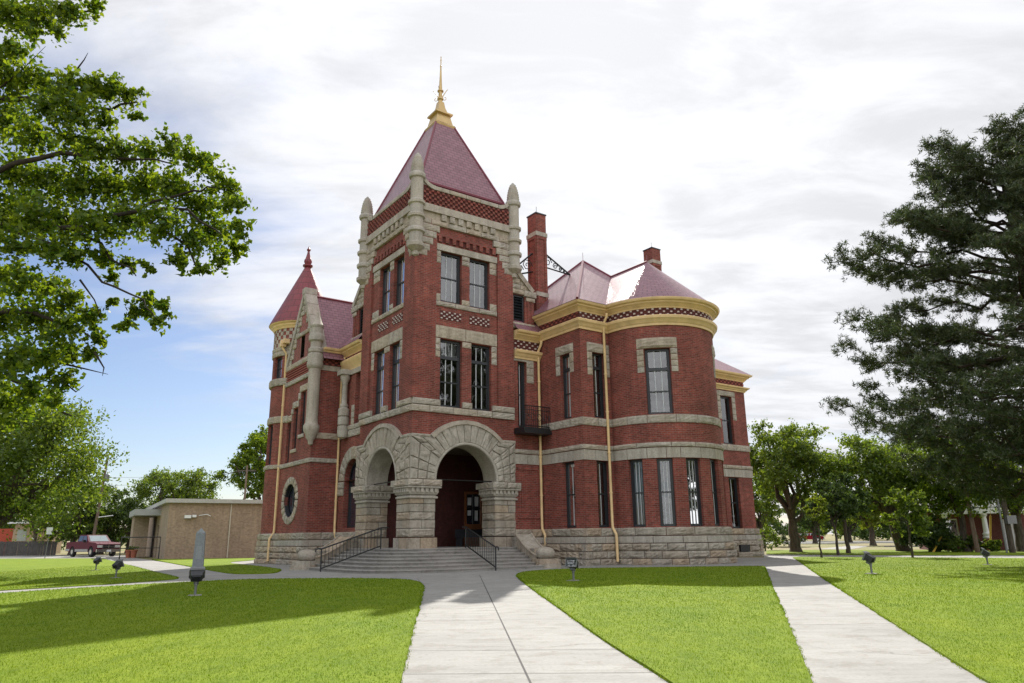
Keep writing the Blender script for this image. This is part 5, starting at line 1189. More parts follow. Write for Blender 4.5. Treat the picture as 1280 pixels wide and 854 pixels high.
# conifer at the right
def pine():
    rng = np.random.default_rng(8); D = 30.0; b = atD(1352, 660, D); root = empty('pine_tree', (b.x, D, 0)); tag(root, 'tall dark pine with layered drooping boughs of needle tufts at the right', 'pine tree')
    mb = MB(); H = 17.6; lnx = lambda z: -.02*z; tp = [(0, 0, -.1)]+[(lnx(H*i/10)+rng.normal()*.06, rng.normal()*.08, H*i/10) for i in range(1, 11)]; mb.tube(tp, [.5]+[.46*(1-i/10.4) for i in range(1, 11)], 9)
    zt = lambda y: atD(1180, y, D).z
    prof = [(zt(600), 6.0), (zt(575), 8.2), (zt(545), 9.4), (zt(516), 9.8), (zt(480), 9.0), (zt(445), 9.4), (zt(400), 7.9), (zt(345), 8.9), (zt(320), 7.6), (zt(300), 6.6), (zt(260), 5.4), (zt(220), 4.7), (zt(180), 4.2), (zt(150), 3.2), (zt(125), 1.6)]
    prof = [(z_ if z_ < 8 else 8+(z_-8)*.84, r_*.84-.25) for z_, r_ in prof]
    PZ, PR_ = [p[0] for p in prof], [p[1] for p in prof]
    tips = []; wood = []
    z = PZ[0]+.2
    while z < H-.6:
        R_ = float(np.interp(z, PZ, PR_)); n = 7; ph = rng.random()*7
        for i in range(n):
            a = ph+2*PI*i/n+rng.normal()*.25; L = R_*rng.uniform(.78, .98); rise = (.10 if z < 8 else .2+.035*(z-8))*L
            dirv = Vector((cos(a), sin(a), 0)); base = Vector((lnx(z), 0, z+rng.normal()*.25)); pts = []
            for k in range(9):
                t = k/8; pts.append(base+dirv*L*t+Vector((rng.normal()*.05*L*t, rng.normal()*.05*L*t, rise*t**.8-(.10*L*math.sin(PI*t) if z < 10 else 0)+rng.normal()*.03*L)))
            mb.tube(pts, [.085*(1-.85*k/8)*(.6+.6*R_/8) for k in range(9)], 5)
            for k in range(3, 9):
                for s in range(4):
                    sd = (1 if s % 2 else -1); ang = a+sd*rng.uniform(.5, 1.2); l2 = L*.30*(1.15-.5*k/8)*rng.uniform(.5, 1.15); e = pts[k]+Vector((cos(ang)*l2, sin(ang)*l2, l2*rng.uniform(-.08, .34)))
                    mb.tube([pts[k], pts[k].lerp(e, .5)+Vector((0, 0, -.04*l2)), e], [.02, .014, .008], 4, False)
                    m = max(4, int(l2/.12))
                    for q in range(m):
                        t = .25+.75*(q+rng.random())/m; tips.append(pts[k].lerp(e, t)+Vector(rng.normal(0, .13, 3)))
            tips += [pts[8]+Vector(rng.normal(0, .12, 3)) for _ in range(4)]
        z += .88 if z < 12 else .74
    mb.build('trunk', BARKP, root, 60)
    T = np.array([tuple(t) for t in tips]); nn = 18; n = len(T)
    d = rng.normal(0, 1, (n, nn, 3)); d[:, :, 2] += .35; d /= np.linalg.norm(d, axis=2)[:, :, None]; L = rng.uniform(.12, .25, (n, nn))[:, :, None]
    o = np.cross(d, rng.normal(0, 1, (n, nn, 3))); o /= np.linalg.norm(o, axis=2)[:, :, None]; wd = .019
    c = T[:, None, :]+rng.normal(0, .05, (n, nn, 3)); V = np.stack([c-o*wd, c+o*wd, c+d*L+o*wd*.5], 2).reshape(-1, 3)
    npmesh('crown', V, np.arange(len(V)).reshape(-1, 3), NEEDLE, root)
    return n
print('pine tufts', pine())
def tx(px, D): return (atD(px, 670, D).x, D)
GB = 'trees beyond the courthouse lawn'
leafy_tree('shade_tree', 'broadleaf tree with a forked thick trunk just right of the courthouse corner', tx(993, 62), 11.0, 4.7, .38, 31, LEAF2, 13000, .24, .24, .28, nlimb=8, group=GB)
leafy_tree('shade_tree', 'broadleaf tree with a thick leaning trunk beyond the east lawn, left of the brick house', tx(1127, 60), 10.0, 5.2, .42, 33, LEAF2, 13000, .24, .3, .34, lean=(-.07, .0), nlimb=8, group=GB)
leafy_tree('shade_tree', 'bright green tree hanging over the porch of the brick house', tx(1205, 56), 8.6, 4.2, .22, 35, LEAF, 11000, .22, .34, .36, group=GB)
leafy_tree('shade_tree', 'bright green tree under the pine boughs at the far right edge', tx(1275, 54), 9.0, 4.6, .3, 36, LEAF, 11000, .22, .34, .32, group=GB)
leafy_tree('shade_tree', 'lime green round tree far behind the dry grass', tx(1090, 92), 7.5, 3.6, .3, 37, LEAF4, 7000, .3, .3, .3, group=GB)
leafy_tree('young_tree', 'small staked tree with a thin yellowish crown', tx(1024, 46), 4.2, 1.0, .05, 38, LEAF4, 1100, .16, .45, .45, nlimb=5, nclump=8, group='young trees on the far lawn strip')
leafy_tree('young_tree', 'small dark green tree with a rounded crown beside the thin staked one', tx(1045, 52), 5.4, 1.9, .08, 39, LEAF3, 5000, .18, .36, .34, nlimb=6, group='young trees on the far lawn strip')
leafy_tree('young_tree', 'small tree with a brown trunk and dark crown, right of its round neighbour', tx(1058, 56), 6.0, 1.8, .13, 40, LEAF3, 4200, .2, .45, .42, nlimb=6, group='young trees on the far lawn strip')
leafy_tree('young_tree', 'slender pale green sapling in front of the round bush', tx(1137, 44), 4.4, 1.5, .05, 41, LEAF2, 3200, .17, .4, .24, nlimb=6, group='young trees on the far lawn strip')
leafy_tree('bush', 'round dark green bush left of the brick house porch', tx(1160, 57), 2.8, 2.1, .1, 42, LEAF3, 6500, .2, .1, .02, nlimb=7, cat='bush', group='shrubs by the brick house')
for i, (px, D, h, r, lb) in enumerate(((1190, 55.5, 1.1, .9, 'low grey green shrub below the white porch column'), (1212, 56, 1.3, .8, 'low dark shrub between the porch column and the leaning pole'), (1236, 55.5, 1.0, .7, 'low shrub beside the yellow guy guard'), (985, 88, 2.6, 2.2, 'grey green bush behind the forked tree'), (955, 70, 2.2, 1.6, 'dark bush at the courthouse corner'))):
    leafy_tree('bush', lb, tx(px, D), h, r, .05, 60+i, LEAF3 if i % 2 else LEAF2, 1800, .15, .1, .02, nlimb=5, cat='bush', group='shrubs by the brick house' if i < 3 else 'bushes across the side street')
for i, (px, D, h, r, m, lb) in enumerate(((952, 96, 10, 5, LEAF2, 'mid green tree filling the gap beside the courthouse corner'), (1018, 120, 9, 5, LEAF3, 'dark tree far behind the red car'), (1062, 128, 8, 5.5, LEAF2, 'far tree above the side street'), (1120, 125, 9, 6, LEAF3, 'far dark tree left of the brick house'), (1170, 95, 11, 6, LEAF2, 'tall tree behind the brick house roof'), (1240, 90, 11, 6.5, LEAF3, 'tall dark tree behind the brick house right end'), (1330, 95, 12, 7, LEAF3, 'dark tree beyond the right edge of the frame'))):
    leafy_tree('shade_tree', lb, tx(px, D), h, r, .3, 80+i, m, 5500, .36, .25, .2, group=GB)
GL = 'trees behind the tan building'
leafy_tree('shade_tree', 'rounded bright tree standing behind the flat roof of the tan building', tx(214, 98), 11.6, 5.6, .4, 51, LEAF2, 12000, .30, .25, .3, group=GL)
leafy_tree('shade_tree', 'tall tree rising between the tan building and the courthouse turret', tx(325, 92), 15.5, 5.0, .4, 52, LEAF, 11000, .32, .3, .35, group=GL)
leafy_tree('shade_tree', 'dark bushy tree behind the parked pickup truck', tx(128, 96), 9.0, 5.0, .3, 53, LEAF3, 10000, .28, .2, .05, group=GL)
leafy_tree('shade_tree', 'dark tree filling the space left of the utility pole', tx(92, 92), 9.5, 5.0, .3, 54, LEAF2, 10000, .28, .2, .08, group=GL)
leafy_tree('shade_tree', 'sparse grey green tree between the truck and the tan building', tx(162, 104), 8.5, 4.2, .3, 55, LEAF3, 6000, .28, .25, .12, group=GL)
leafy_tree('shade_tree', 'low branching tree at the left edge with sunlit leaves', tx(-18, 34), 8.6, 5.6, .42, 56, LEAF2, 21000, .17, .26, .24, group=GL, nlimb=9)
leafy_tree('shade_tree', 'lime green tree over the fence behind the road sign', tx(44, 97), 10.5, 5.0, .25, 57, LEAF4, 9000, .24, .3, .3, group=GL)
leafy_tree('shade_tree', 'distant tree seen left of the tan building entrance', tx(20, 120), 9, 7, .3, 58, LEAF3, 6000, .34, .25, .1, group=GL)
def far_woods():
    rng = np.random.default_rng(99); Ps = []
    for i in range(150):
        t = rng.uniform(-1.0, 1.0); D = rng.uniform(150, 210); x = t*D*.85; h = rng.uniform(3.5, 8.5) if t < .1 else rng.uniform(3.5, 7.5)
        for k in range(3): Ps.append(twig_leaves(rng, (x+rng.normal()*3, D+rng.normal()*3, h*rng.uniform(.25, .75)), h*.42, 230))
    o = leaf_mesh('far_woods', np.concatenate(Ps), .75, LEAF3, None, rng); tag(o, 'distant line of dark green trees along the horizon', 'trees', kind='stuff')
far_woods()
# ------------------------------------------------------------ small things on the lawns
def floodlight(px, py, yaw, label, sc=1.0, tilt=28):
    x, y = G(px, py); root = empty('floodlight', (x, y, .02), R(yaw), sc); tag(root, label, 'floodlight', 'floodlights on the courthouse lawn')
    mb = MB(); mb.box((0, 0, .015), (.34, .34, .03)); mb.build('base_plate', CONCS, root)
    mb = MB(); mb.lathe(0, 0, [(.035, .02), (.035, .26), (.045, .27), (.045, .33), (.06, .34), (.06, .38), (0, .385)], 12); mb.build('post', m_post, root, 40)
    M = Matrix.Translation((0, 0, .52)) @ Matrix.Rotation(R(tilt), 4, 'X'); f = lambda x_, y_, z_: M @ Vector((x_, y_, z_))
    mb = MB()
    for s in (-1, 1): mb.tube([(s*.03, 0, .37), (s*.10, 0, .40), f(s*.19, .02, -.05), f(s*.19, .02, .0)], .016, 5)
    mb.build('yoke', BLK, root)
    # housing: tapered box open to the front (+Y), with rim, hood and dark glass
    mb = MB(); A = [(-.18, .13, -.12), (.18, .13, -.12), (.18, .13, .12), (-.18, .13, .12)]; B = [(-.14, -.12, -.09), (.14, -.12, -.09), (.14, -.12, .09), (-.14, -.12, .09)]
    for i in range(4): k = (i+1) % 4; mb.face([f(*A[i]), f(*A[k]), f(*B[k]), f(*B[i])])
    mb.face([f(*q) for q in B])
    for i in range(5): mb.box((0, -.14, -.07+.035*i), (.24, .04, .008), M)
    mb.build('housing', m_flood, root)
    mb = MB()
    for c, d in (((0, .14, .125), (.40, .05, .022)), ((0, .14, -.125), (.40, .05, .022)), ((.19, .14, 0), (.022, .05, .228)), ((-.19, .14, 0), (.022, .05, .228)), ((0, .2, .14), (.38, .09, .008))): mb.box(c, d, M)
    mb.build('bezel', m_post, root)
    mb = MB(); mb.face([f(-.178, .125, -.118), f(.178, .125, -.118), f(.178, .125, .118), f(-.178, .125, .118)]); mb.build('lens', GLASS, root)
    mb = MB(); mb.box((0, -.02, -.16), (.13, .16, .07), M); mb.build('ballast_box', m_post, root)
m_post = m_simple('grey_cast_metal', (.16, .165, .17), .45, .5); m_flood = m_simple('dark_bronze_housing', (.03, .032, .036), .5, .2)
floodlight(717, 727.3, 150, 'floodlight on the middle lawn in front of the east pavilion', 1.0, 20)
floodlight(243.5, 746, 20, 'floodlight nearest the grey obelisk marker', .95)
floodlight(1090, 718.5, 45, 'floodlight on the east lawn beside the right walkway', 1.02)
floodlight(1235, 707, 50, 'floodlight farthest to the right near the sidewalk', .95)
floodlight(119.5, 713.7, -30, 'floodlight farthest left near the parked truck', .9)
floodlight(144.5, 723.5, -28, 'floodlight on the west lawn at the edge of the narrow walk', .95)
x, y = G(246, 722.5); ob = empty('obelisk', (x, y, .02), R(18)); tag(ob, 'grey granite obelisk marker with a pyramid tip on the left lawn', 'obelisk')
GRAN = m_simple('grey_granite', (.17, .19, .2), .55, var=.18, sc=12); mb = MB(); sq_ = [(-1, -1), (1, -1), (1, 1), (-1, 1)]
def sqp(mb, prof, rot=0):
    for (r0, z0), (r1, z1) in zip(prof, prof[1:]):
        for i in range(4): a, b = sq_[i], sq_[(i+1) % 4]; mb.face([(a[0]*r0, a[1]*r0, z0), (b[0]*r0, b[1]*r0, z0), (b[0]*r1, b[1]*r1, z1), (a[0]*r1, a[1]*r1, z1)])
sqp(mb, [(.205, .30), (.165, 1.72), (0.001, 1.9)]); mb.build('shaft', GRAN, ob)
mb = MB(); sqp(mb, [(.28, 0), (.28, .26), (.24, .30), (.0, .305)]); mb.build('base', m_simple('rough_granite', (.2, .2, .2), .9, var=.25, sc=9, bump=.4), ob)
mb = MB(); mb.box((-.0, -.192, .95), (.22, .012, .5)); mb.build('inscription_panel', m_simple('polished_granite', (.2, .22, .23), .3, sc=10), ob)
# ------------------------------------------------------------ tan building, left
TAN = m_brick('tan_brick', (.36, .27, .19), (.30, .22, .155), (.33, .28, .22), .3, .1, .012, .18)
D0 = 64.0; cpt = atD(205, 698, D0); tb = empty('tan_building', (cpt.x, D0, 0), R(30)); tag(tb, 'flat roofed tan brick building with a pale roof edge behind the left lawn', 'building')
zt = atD(205, 623.5, D0).z; FA_, FB_ = (lambda a, z, d=0: (a, -d, z)), (lambda a, z, d=0: (-d, a, z)); L1, L2 = 13.0, 21.0
mb = MB(); sheet(mb, FA_, 0, L1, -.1, zt-.35); sheet(mb, FB_, 0, L2, -.1, zt-.35, [(7.2, 8.8, 0, 2.9)], .3); sheet(mb, lambda a, z, d=0: (L1+d, a, z), 0, L2, -.1, zt-.35); sheet(mb, lambda a, z, d=0: (a, L2+d, z), 0, L1, -.1, zt-.35); mb.build('wall', TAN, tb)
mb = MB(); mb.box((L1/2, L2/2, zt-.17), (L1+.7, L2+.7, .34)); mb.build('roof', m_simple('grey_fascia', (.4, .4, .38), .6), tb)
mb = MB(); mb.box((-1.1, 11, 4.05), (2.2, 8.0, .55)); mb.build('entrance_canopy', m_simple('canopy_grey', (.3, .31, .3), .7), tb)
mb = MB(); mb.box((.25, 8, 1.45), (.06, 1.56, 2.86)); mb.build('door', DARK, tb)
mb = MB(); mb.box((-1.3, 12.2, 1.88), (1.3, 3.4, 3.76)); mb.build('canopy_pier', TAN, tb)
for xx in (5.0, 8.9): mb = MB(); mb.tube([(xx, -.06, 0), (xx, -.06, zt-.4)], .05, 6); mb.build('downpipe', m_simple('pipe_cream', (.5, .46, .38), .6), tb)
mb = MB(); mb.tube([(8.3, -.08, .1), (8.3, -.08, 3.2)], .035, 6); mb.box((8.3, -.12, 2.9), (.2, .16, .5)); mb.box((7.7, -.12, 1.0), (.34, .2, .34)); mb.build('conduit', m_simple('conduit_grey', (.14, .14, .14), .6), tb)
mb = MB(); mb.box((1.5, -.2, zt-1.5), (.5, .3, .25)); mb.box((2.0, -.26, zt-1.45), (.3, .42, .2)); mb.tube([(2.4, -.05, zt-1.4), (3.0, -.4, zt-1.3), (3.3, -.4, zt-1.45)], .03, 5); mb.build('wall_lamp', WHT, tb)
r0 = empty('handrail', (*G(172, 699), 0), R(25)); tag(r0, 'dark metal handrail beside the tan building entrance', 'handrail')
mb = MB(); mb.tube([(-1.4, 0, 0), (-1.4, 0, 1.8), (1.6, 0, 1.8), (1.6, 0, 0)], .05, 6); mb.tube([(-1.4, 0, .9), (1.6, 0, .9)], .03, 6); mb.build('rail', BLK, r0)
TERRA = m_simple('terracotta', (.28, .09, .05), .8)
for px, lb in ((160, 'terracotta flower pot in front of the truck bumper'), (166.5, 'terracotta flower pot beside the entrance handrail')):
    fp = empty('flower_pot', (*G(px, 697.6), 0)); tag(fp, lb, 'flower pot', 'flower pots at the entrance'); mb = MB(); mb.lathe(0, 0, [(.2, 0), (.28, .6), (.33, .62), (.33, .72), (.28, .72), (.24, .65), (0, .65)], 14); mb.build('pot', TERRA, fp, 40)
    rg = np.random.default_rng(int(px)); leaf_mesh('plant', twig_leaves(rg, (0, 0, .85), .35, 120), .16, LEAF, fp, rg)
# ------------------------------------------------------------ vehicles
def vehicle(name, label, cat, x, y, yaw, sc, body, low, kind):
    root = empty(name, (x, y, 0), yaw, sc); tag(root, label, cat)
    PB = m_simple(name+'_paint', body, .4, 0, .05, spec=.2); PL = m_simple(name+'_lower_paint', low, .35, .4, .05); CHR = m_simple('chrome', (.6, .6, .6), .18, .9); RUB = m_simple('rubber', (.015, .015, .015), .8); TI = m_glass('tinted_glass')
    L = 5.7 if kind == 'pickup' else 4.6; W_ = .96; wr = .39; xf, xr = L/2-1.0, -L/2+1.25
    def arch(xc, r, n=8): return [(xc+r*cos(t), .38+r*sin(t)) for t in np.linspace(0, PI, n)]
    if kind == 'pickup': top = [(L/2, .62), (L/2, 1.02), (L/2-.25, 1.14), (1.15, 1.2), (-.85, 1.22), (-L/2, 1.2), (-L/2, .55)]
    else: top = [(L/2, .6), (L/2, .9), (L/2-.9, 1.02), (-L/2+.1, 1.05), (-L/2, .9), (-L/2, .5)]
    prof = [(L/2-.1, .45)]+arch(xf, wr+.1)[0:]+[(xf-wr-.12, .42), (xr+wr+.12, .42)]+arch(xr, wr+.1)+[(-L/2, .5)]
    poly = prof+top[::-1]
    mb = MB(); vs = [Vector((p[0], 0, p[1])) for p in poly]; tr = tessellate_polygon([vs])
    for t in tr:
        for s in (-1, 1): mb.face([(poly[i][0], s*W_, poly[i][1]) for i in t])
    for i in range(len(poly)):
        a, b = poly[i], poly[(i+1) % len(poly)]; mb.face([(a[0], -W_, a[1]), (b[0], -W_, b[1]), (b[0], W_, b[1]), (a[0], W_, a[1])])
    bo = mb.build('body', PB, root)
    for s in (-1, 1):
        mb = MB(); mb.box(((xf+xr)/2, s*(W_+.004), .52), (xf-xr-2*wr-.3, .012, .2)); mb.build('rocker_panel', PL, root)
        if kind == 'pickup': mb = MB(); mb.box((-L/2+.38, s*(W_+.004), .56), (.7, .012, .16)); mb.build('bed_trim', PL, root)
    cab = [(1.25, 1.2), (.55, 1.78), (-.75, 1.8), (-.9, 1.21)] if kind == 'pickup' else [(1.3, 1.0), (.6, 1.5), (-1.3, 1.52), (-2.1, 1.03)]
    wi = .13; mb = MB()
    for (a, b) in zip(cab, cab[1:]): 
        f = lambda p: W_-.03 if p[1] < 1.3 else W_-.03-wi
        mb.face([(a[0], -f(a), a[1]), (b[0], -f(b), b[1]), (b[0], f(b), b[1]), (a[0], f(a), a[1])])
    for s in (-1, 1): mb.face([(p[0], s*(W_-.03 if p[1] < 1.3 else W_-.03-wi), p[1]) for p in cab])
    mb.build('cab', PB, root)
    mb = MB(); (a, b, c, d) = cab
    lp = lambda p, q, t: (p[0]+(q[0]-p[0])*t, p[1]+(q[1]-p[1])*t)
    for s in (-1, 1):
        mb = MB(); k = lambda p, h: (p[0], s*((W_-.03)-wi*h+.006), p[1])
        mid = .08; mb.face([k(lp((a[0]-.3, a[1]), (b[0]-.1, b[1]), .12), .12), k(lp((mid, a[1]), (mid, b[1]), .12), .12), k(lp((mid, a[1]), (mid, b[1]), .88), .88), k(lp((a[0]-.3, a[1]), (b[0]-.1, b[1]), .88), .88)])
        mb.face([k(lp((mid-.1, a[1]), (mid-.1, b[1]), .12), .12), k(lp((d[0]+.1, d[1]), (c[0]+.1, c[1]), .12), .12), k(lp((d[0]+.1, d[1]), (c[0]+.1, c[1]), .88), .88), k(lp((mid-.1, a[1]), (mid-.1, b[1]), .88), .88)])
        mb.build('side_window', TI, root)
    mb = MB(); n_ = Vector((b[1]-a[1], 0, a[0]-b[0])).normalized()*.008
    q = [Vector((*lp(a, b, t),)) for t in (.1, .9)]; mb.face([Vector((q[0][0], -.76, q[0][1]))+n_, Vector((q[0][0], .76, q[0][1]))+n_, Vector((q[1][0], .68, q[1][1]))+n_, Vector((q[1][0], -.68, q[1][1]))+n_]); mb.build('windshield', m_simple('windshield_glare', (.25, .3, .32), .08, 0, .05, coat=1), root)
    for xx in (xf, xr):
        for s in (-1, 1):
            w0 = empty('wheel', (xx, s*(W_-.12), wr), 0); w0.parent = root
            for nm, rr, hw, m in (('tyre', wr, .12, RUB), ('rim', wr*.5, .128, CHR)):
                mb = MB(); N = 20
                for i in range(N):
                    t0, t1 = 2*PI*i/N, 2*PI*(i+1)/N
                    mb.face([(rr*cos(t0), -hw, rr*sin(t0)), (rr*cos(t1), -hw, rr*sin(t1)), (rr*cos(t1), hw, rr*sin(t1)), (rr*cos(t0), hw, rr*sin(t0))])
                for h in (-hw, hw): mb.face([(rr*cos(2*PI*i/N), h, rr*sin(2*PI*i/N)) for i in range(N)])
                mb.build(nm, m, w0)
    mb = MB(); mb.box((L/2+.06, 0, .5), (.16, 1.94, .24)); mb.build('bumper', CHR, root); mb = MB(); mb.box((-L/2-.05, 0, .55), (.12, 1.9, .2)); mb.build('bumper', CHR, root)
    mb = MB(); mb.box((L/2+.02, 0, .82), (.06, .98, .3)); gr = mb.build('grille', CHR, root); mb = MB()
    for i in (-1, 1):
        for j in (-1, 1): mb.box((L/2+.035, i*.24, .82+j*.07), (.05, .42, .11))
    mb.build('grille_opening', BLK, gr)
    for s in (-1, 1): mb = MB(); mb.box((L/2+.02, s*.72, .84), (.07, .4, .2)); mb.build('headlight', m_simple('lamp_glass', (.5, .5, .48), .1, coat=1), root); mb = MB(); mb.box((.85, s*1.1, 1.28), (.12, .22, .2)); mb.build('mirror', BLK if kind == 'pickup' else PB, root)
    mb = MB(); mb.box((L/2+.15, 0, .48), (.02, .34, .16)); mb.build('licence_plate', WHT, root)
    if kind == 'pickup':
        mb = MB(); mb.box((-1.9, 0, 1.19), (1.75, 1.55, .09)); mb.build('bed_floor', RUB, root)
    return root
tk = atD(115, 690, 80); vehicle('pickup_truck', 'maroon and silver pickup truck parked beside the tan building', 'pickup truck', tk.x, 80, R(-37), 1.22, (.085, .004, .016), (.35, .35, .35), 'pickup')
ck = atD(1010, 670, 132); vehicle('parked_car', 'small red car parked far beyond the dry grass', 'car', ck.x, 132, R(-8), 1.0, (.30, .01, .02), (.3, .01, .02), 'car').location.z = .1
# ------------------------------------------------------------ poles, signs, fence, red building
def pole(px, D, ytop, r, label, arms=(), lean=0, mat=None):
    x = atD(px, 670, D).x; H = atD(px, ytop, D).z; root = empty('utility_pole', (x, D, 0)); tag(root, label, 'utility pole'); mb = MB(); mb.tube([(0, 0, -.2), (lean*H, 0, H)], [r, r*.65], 9); mb.build('pole', mat or BARKL, root)
    for z, w_ in arms: mb = MB(); mb.box((lean*z, 0, z), (w_, .12, .14)); mb.build('crossarm', BARK, root)
    return root
p1 = pole(116, 90, 572, .2, 'brown wooden utility pole behind the pickup truck', [(8.9, .9)], .05); mb = MB(); mb.lathe(.85, -.1, [(.25, 8.5), (.28, 8.55), (.28, 9.3), (.2, 9.4), (0, 9.4)], 12); mb.build('transformer', m_post, p1); mb = MB(); mb.tube([(.2, 0, 4.3), (2.2, -.2, 4.5)], .05, 6); mb.build('lamp_arm', WHT, p1)
pole(302, 80, 582, .14, 'grey utility pole with a crossarm above the tan building roof', [(8.7, 1.9)], 0)
pole(1219, 54, 560, .17, 'leaning brown wooden pole in front of the brick house porch', (), -.03)
pe_ = pole(1262, 52, 540, .2, 'wooden utility pole with a grey meter box at the far right', (), 0, BARK); mb = MB(); mb.box((.08, -.3, 2.2), (.62, .3, .55)); mb.build('meter_box', m_post, pe_); mb = MB(); mb.tube([(-.45, -.1, 0), (-.45, -.1, 3.6)], .07, 6); mb.build('conduit', m_post, pe_)
GUY = m_simple('yellow_plastic', (.62, .40, .04), .5)
for px, py, px2, py2, lb in ((1166, 687, 1181, 661, 'slanted yellow guy wire guard near the round bush'), (1238, 689, 1238, 645, 'upright yellow guy wire guard at the right lawn edge')):
    D = 56.0; a, b = atD(px, py, D), atD(px2, py2, D); mb = MB(); o_ = Vector((a.x, D, 0)); mb.tube([Vector((0, 0, 0)), b-o_], .07, 7); mb.tube([b-o_, (b-o_)*1.8], .012, 4); g_ = tag(mb.build('guy_guard', GUY), lb, 'guy guard', 'yellow guy wire guards'); g_.location = o_
sx = G(56, 698); sgn = empty('road_sign', (*sx, 0)); tag(sgn, 'road sign seen from behind on a thin metal post by the left road', 'road sign'); hs = 2.9; mb = MB(); mb.tube([(0, 0, 0), (.12, 0, hs)], .035, 6); mb.build('post', m_post, sgn); mb = MB(); mb.box((.1, -.05, hs-.35), (.6, .02, .65)); mb.build('sign_plate', m_simple('bare_aluminium', (.5, .51, .52), .4, .5), sgn)
D = 92; fa, fb = atD(-60, 690, D).x, atD(70, 690, D).x; fe = empty('fence', (0, D, 0)); tag(fe, 'dark weathered board fence at the left edge behind the road', 'fence'); mb = MB(); n = 40
for i in range(n): x = fa+(fb-fa)*i/n; mb.box((x+.14, RN.uniform(-.02, .02), .8+RN.uniform(-.04, .04)), ((fb-fa)/n-.03, .04, 1.7))
mb.build('fence_board', m_simple('weathered_boards', (.07, .065, .06), .9, var=.35, sc=2), fe); mb = MB(); mb.box(((fa+fb)/2, .06, 1.3), (fb-fa, .06, .12)); mb.build('fence_rail', BARK, fe)
D = 100; a, b = atD(-30, 690, D).x, atD(17, 690, D).x; c = atD(40, 690, D).x; h = atD(20, 655, D).z; rb = empty('storefront_building', (a, D, 0)); tag(rb, 'orange red and tan building behind the fence at the left edge', 'building')
mb = MB(); mb.box(((b-a)/2, 3, h/2-.3), (b-a, 6, h-.6)); mb.build('red_wall', m_simple('orange_red_wall', (.36, .06, .03), .8), rb); mb = MB(); mb.box(((b-a)+(c-b)/2, 2.8, h/2), (c-b, 7, h)); mb.build('tan_wall', m_simple('tan_stucco', (.4, .3, .2), .8), rb); mb = MB(); mb.box(((b-a)+(c-b)/2, -.75, h*.62), ((c-b)*.5, .04, 1.4)); mb.build('window', m_simple('pale_shutter', (.35, .38, .33), .6), rb); mb = MB(); mb.box(((b-a)+(c-b)/2, 2.5, h+.1), (c-b+.8, 8, .2)); mb.build('roof_edge', WHT, rb)
WIRE = BLK
for i, (za, zb) in enumerate(((9.0, 8.7), (8.0, 8.3))):
    A_, B_ = Vector((atD(116, 670, 90).x+.4, 90, za)), Vector((atD(302, 670, 80).x, 80, zb)); mb = MB(); mb.tube([A_.lerp(B_, t/12)-Vector((0, 0, .25*math.sin(PI*t/12))) for t in range(13)], .014, 4, False); tag(mb.build('overhead_wire', WIRE), ['upper overhead wire strung between the two left utility poles', 'lower overhead wire strung between the two left utility poles'][i], 'wire', 'overhead wires')
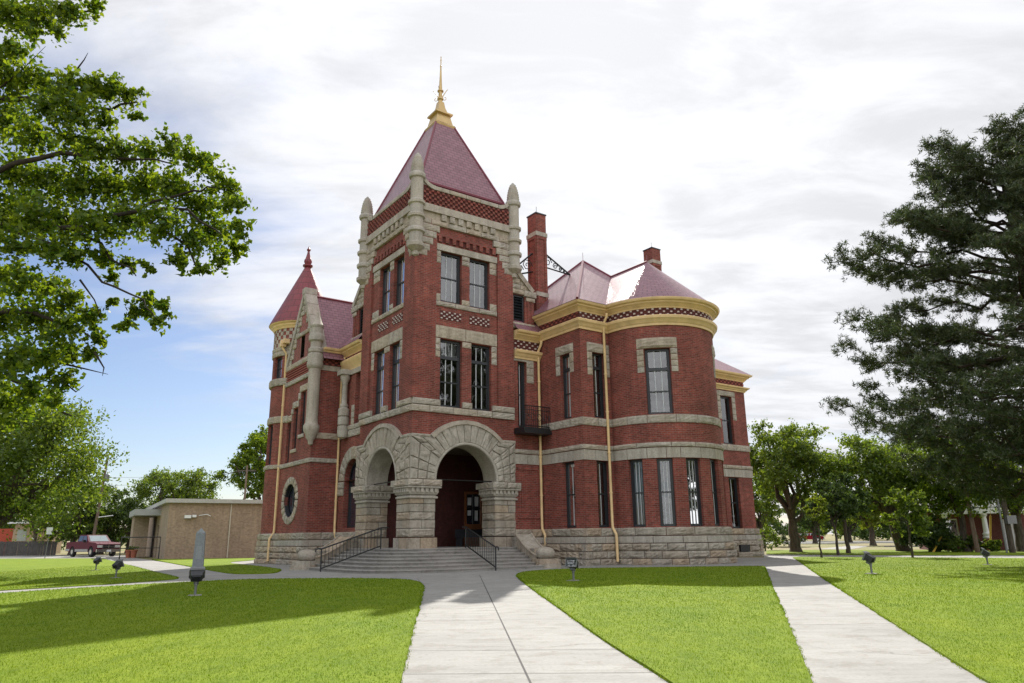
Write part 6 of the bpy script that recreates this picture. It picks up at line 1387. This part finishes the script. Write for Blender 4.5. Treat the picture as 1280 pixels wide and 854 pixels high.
# ------------------------------------------------------------ brick house, right
HB = m_brick('house_brick', (.16, .045, .035), (.12, .035, .028), (.16, .1, .08), .3, .1, .012, .2)
D = 64.0; hx = atD(1166, 680, D).x; ho = empty('brick_house', (hx, D, 0), R(-18)); tag(ho, 'single storey dark red brick house with white porch trim behind the trees at the right', 'house')
FH = lambda a, z, d=0: (a, -d, z); mb = MB(); W0 = 15.0; sheet(mb, FH, 0, W0, -.1, 3.1, [(.9, 2.1, .9, 2.5), (5.2, 6.3, 0, 2.4), (8.4, 9.8, .9, 2.5), (12, 13.2, .9, 2.5)], .2); sheet(mb, lambda a, z, d=0: (0, a, z), 0, 6, -.1, 3.1); sheet(mb, lambda a, z, d=0: (W0, a, z), 0, 6, -.1, 3.1); mb.build('wall', HB, ho)
for q in ((.9, 2.1, .9, 2.5), (8.4, 9.8, .9, 2.5), (12, 13.2, .9, 2.5)):
    mb = MB(); bx(mb, FH, q[0], q[1], q[2], q[3], -.2, -.12); f_ = mb.build('window', WHT, ho); mb = MB(); bx(mb, FH, q[0]+.1, q[1]-.1, q[2]+.1, q[3]-.1, -.118, -.11); mb.build('pane', GLASS, f_)
mb = MB(); bx(mb, FH, 5.2, 6.3, 0, 2.4, -.2, -.12); mb.build('door', WHT, ho)
mb = MB(); mb.box((3.6, -1.3, 3.05), (6.6, 2.6, .42)); mb.box((3.6, -1.3, 3.4), (6.4, 2.4, .1)); mb.build('porch_beam', WHT, ho)
mb = MB()
for i in range(22): mb.box((.5+i*.3, -2.45, 3.75), (.05, .05, .6))
mb.box((3.6, -2.45, 4.08), (6.4, .1, .08)); mb.build('porch_balustrade', WHT, ho)
for xx in (.7, 3.5, 6.5):
    mb = MB(); mb.lathe(xx, -2.3, [(.26, .9), (.3, .95), (.3, 1.05), (.22, 1.1), (.3, 1.2), (.3, 1.3), (.2, 1.36), (.17, 2.6), (.26, 2.7), (.26, 2.84)], 14); mb.build('porch_column', WHT, ho, 40); mb = MB(); mb.box((xx, -2.3, .45), (.6, .6, .9)); mb.build('column_pedestal', HB, ho)
mb = MB(); quad_uv(mb, [(-.5, -.5, 3.1), (W0+.5, -.5, 3.1), (W0-3, 4.5, 5.6), (3, 4.5, 5.6)], (0, 0, 0), (1, 0, 0)); quad_uv(mb, [(-.5, 9.5, 3.1), (-.5, -.5, 3.1), (3, 4.5, 5.6)], (0, 0, 0), (0, 1, 0)); quad_uv(mb, [(W0+.5, -.5, 3.1), (W0+.5, 9.5, 3.1), (W0-3, 4.5, 5.6)], (0, 0, 0), (0, 1, 0)); mb.build('roof', m_simple('grey_asphalt_shingles', (.09, .085, .08), .9, var=.25, sc=4), ho)
mb = MB(); cu = [(*G(x, y), .12) for x, y in ((1105, 683.6), (1180, 683.2), (1300, 685.2))]
kb = MB()
for a, b in zip(cu, cu[1:]): kb.face([a, b, (b[0], b[1]+.5, .12), (a[0], a[1]+.5, .12)]); kb.face([a, b, (b[0], b[1], -.04), (a[0], a[1], -.04)])
tag(kb.build('kerb', CONC), kind='structure')
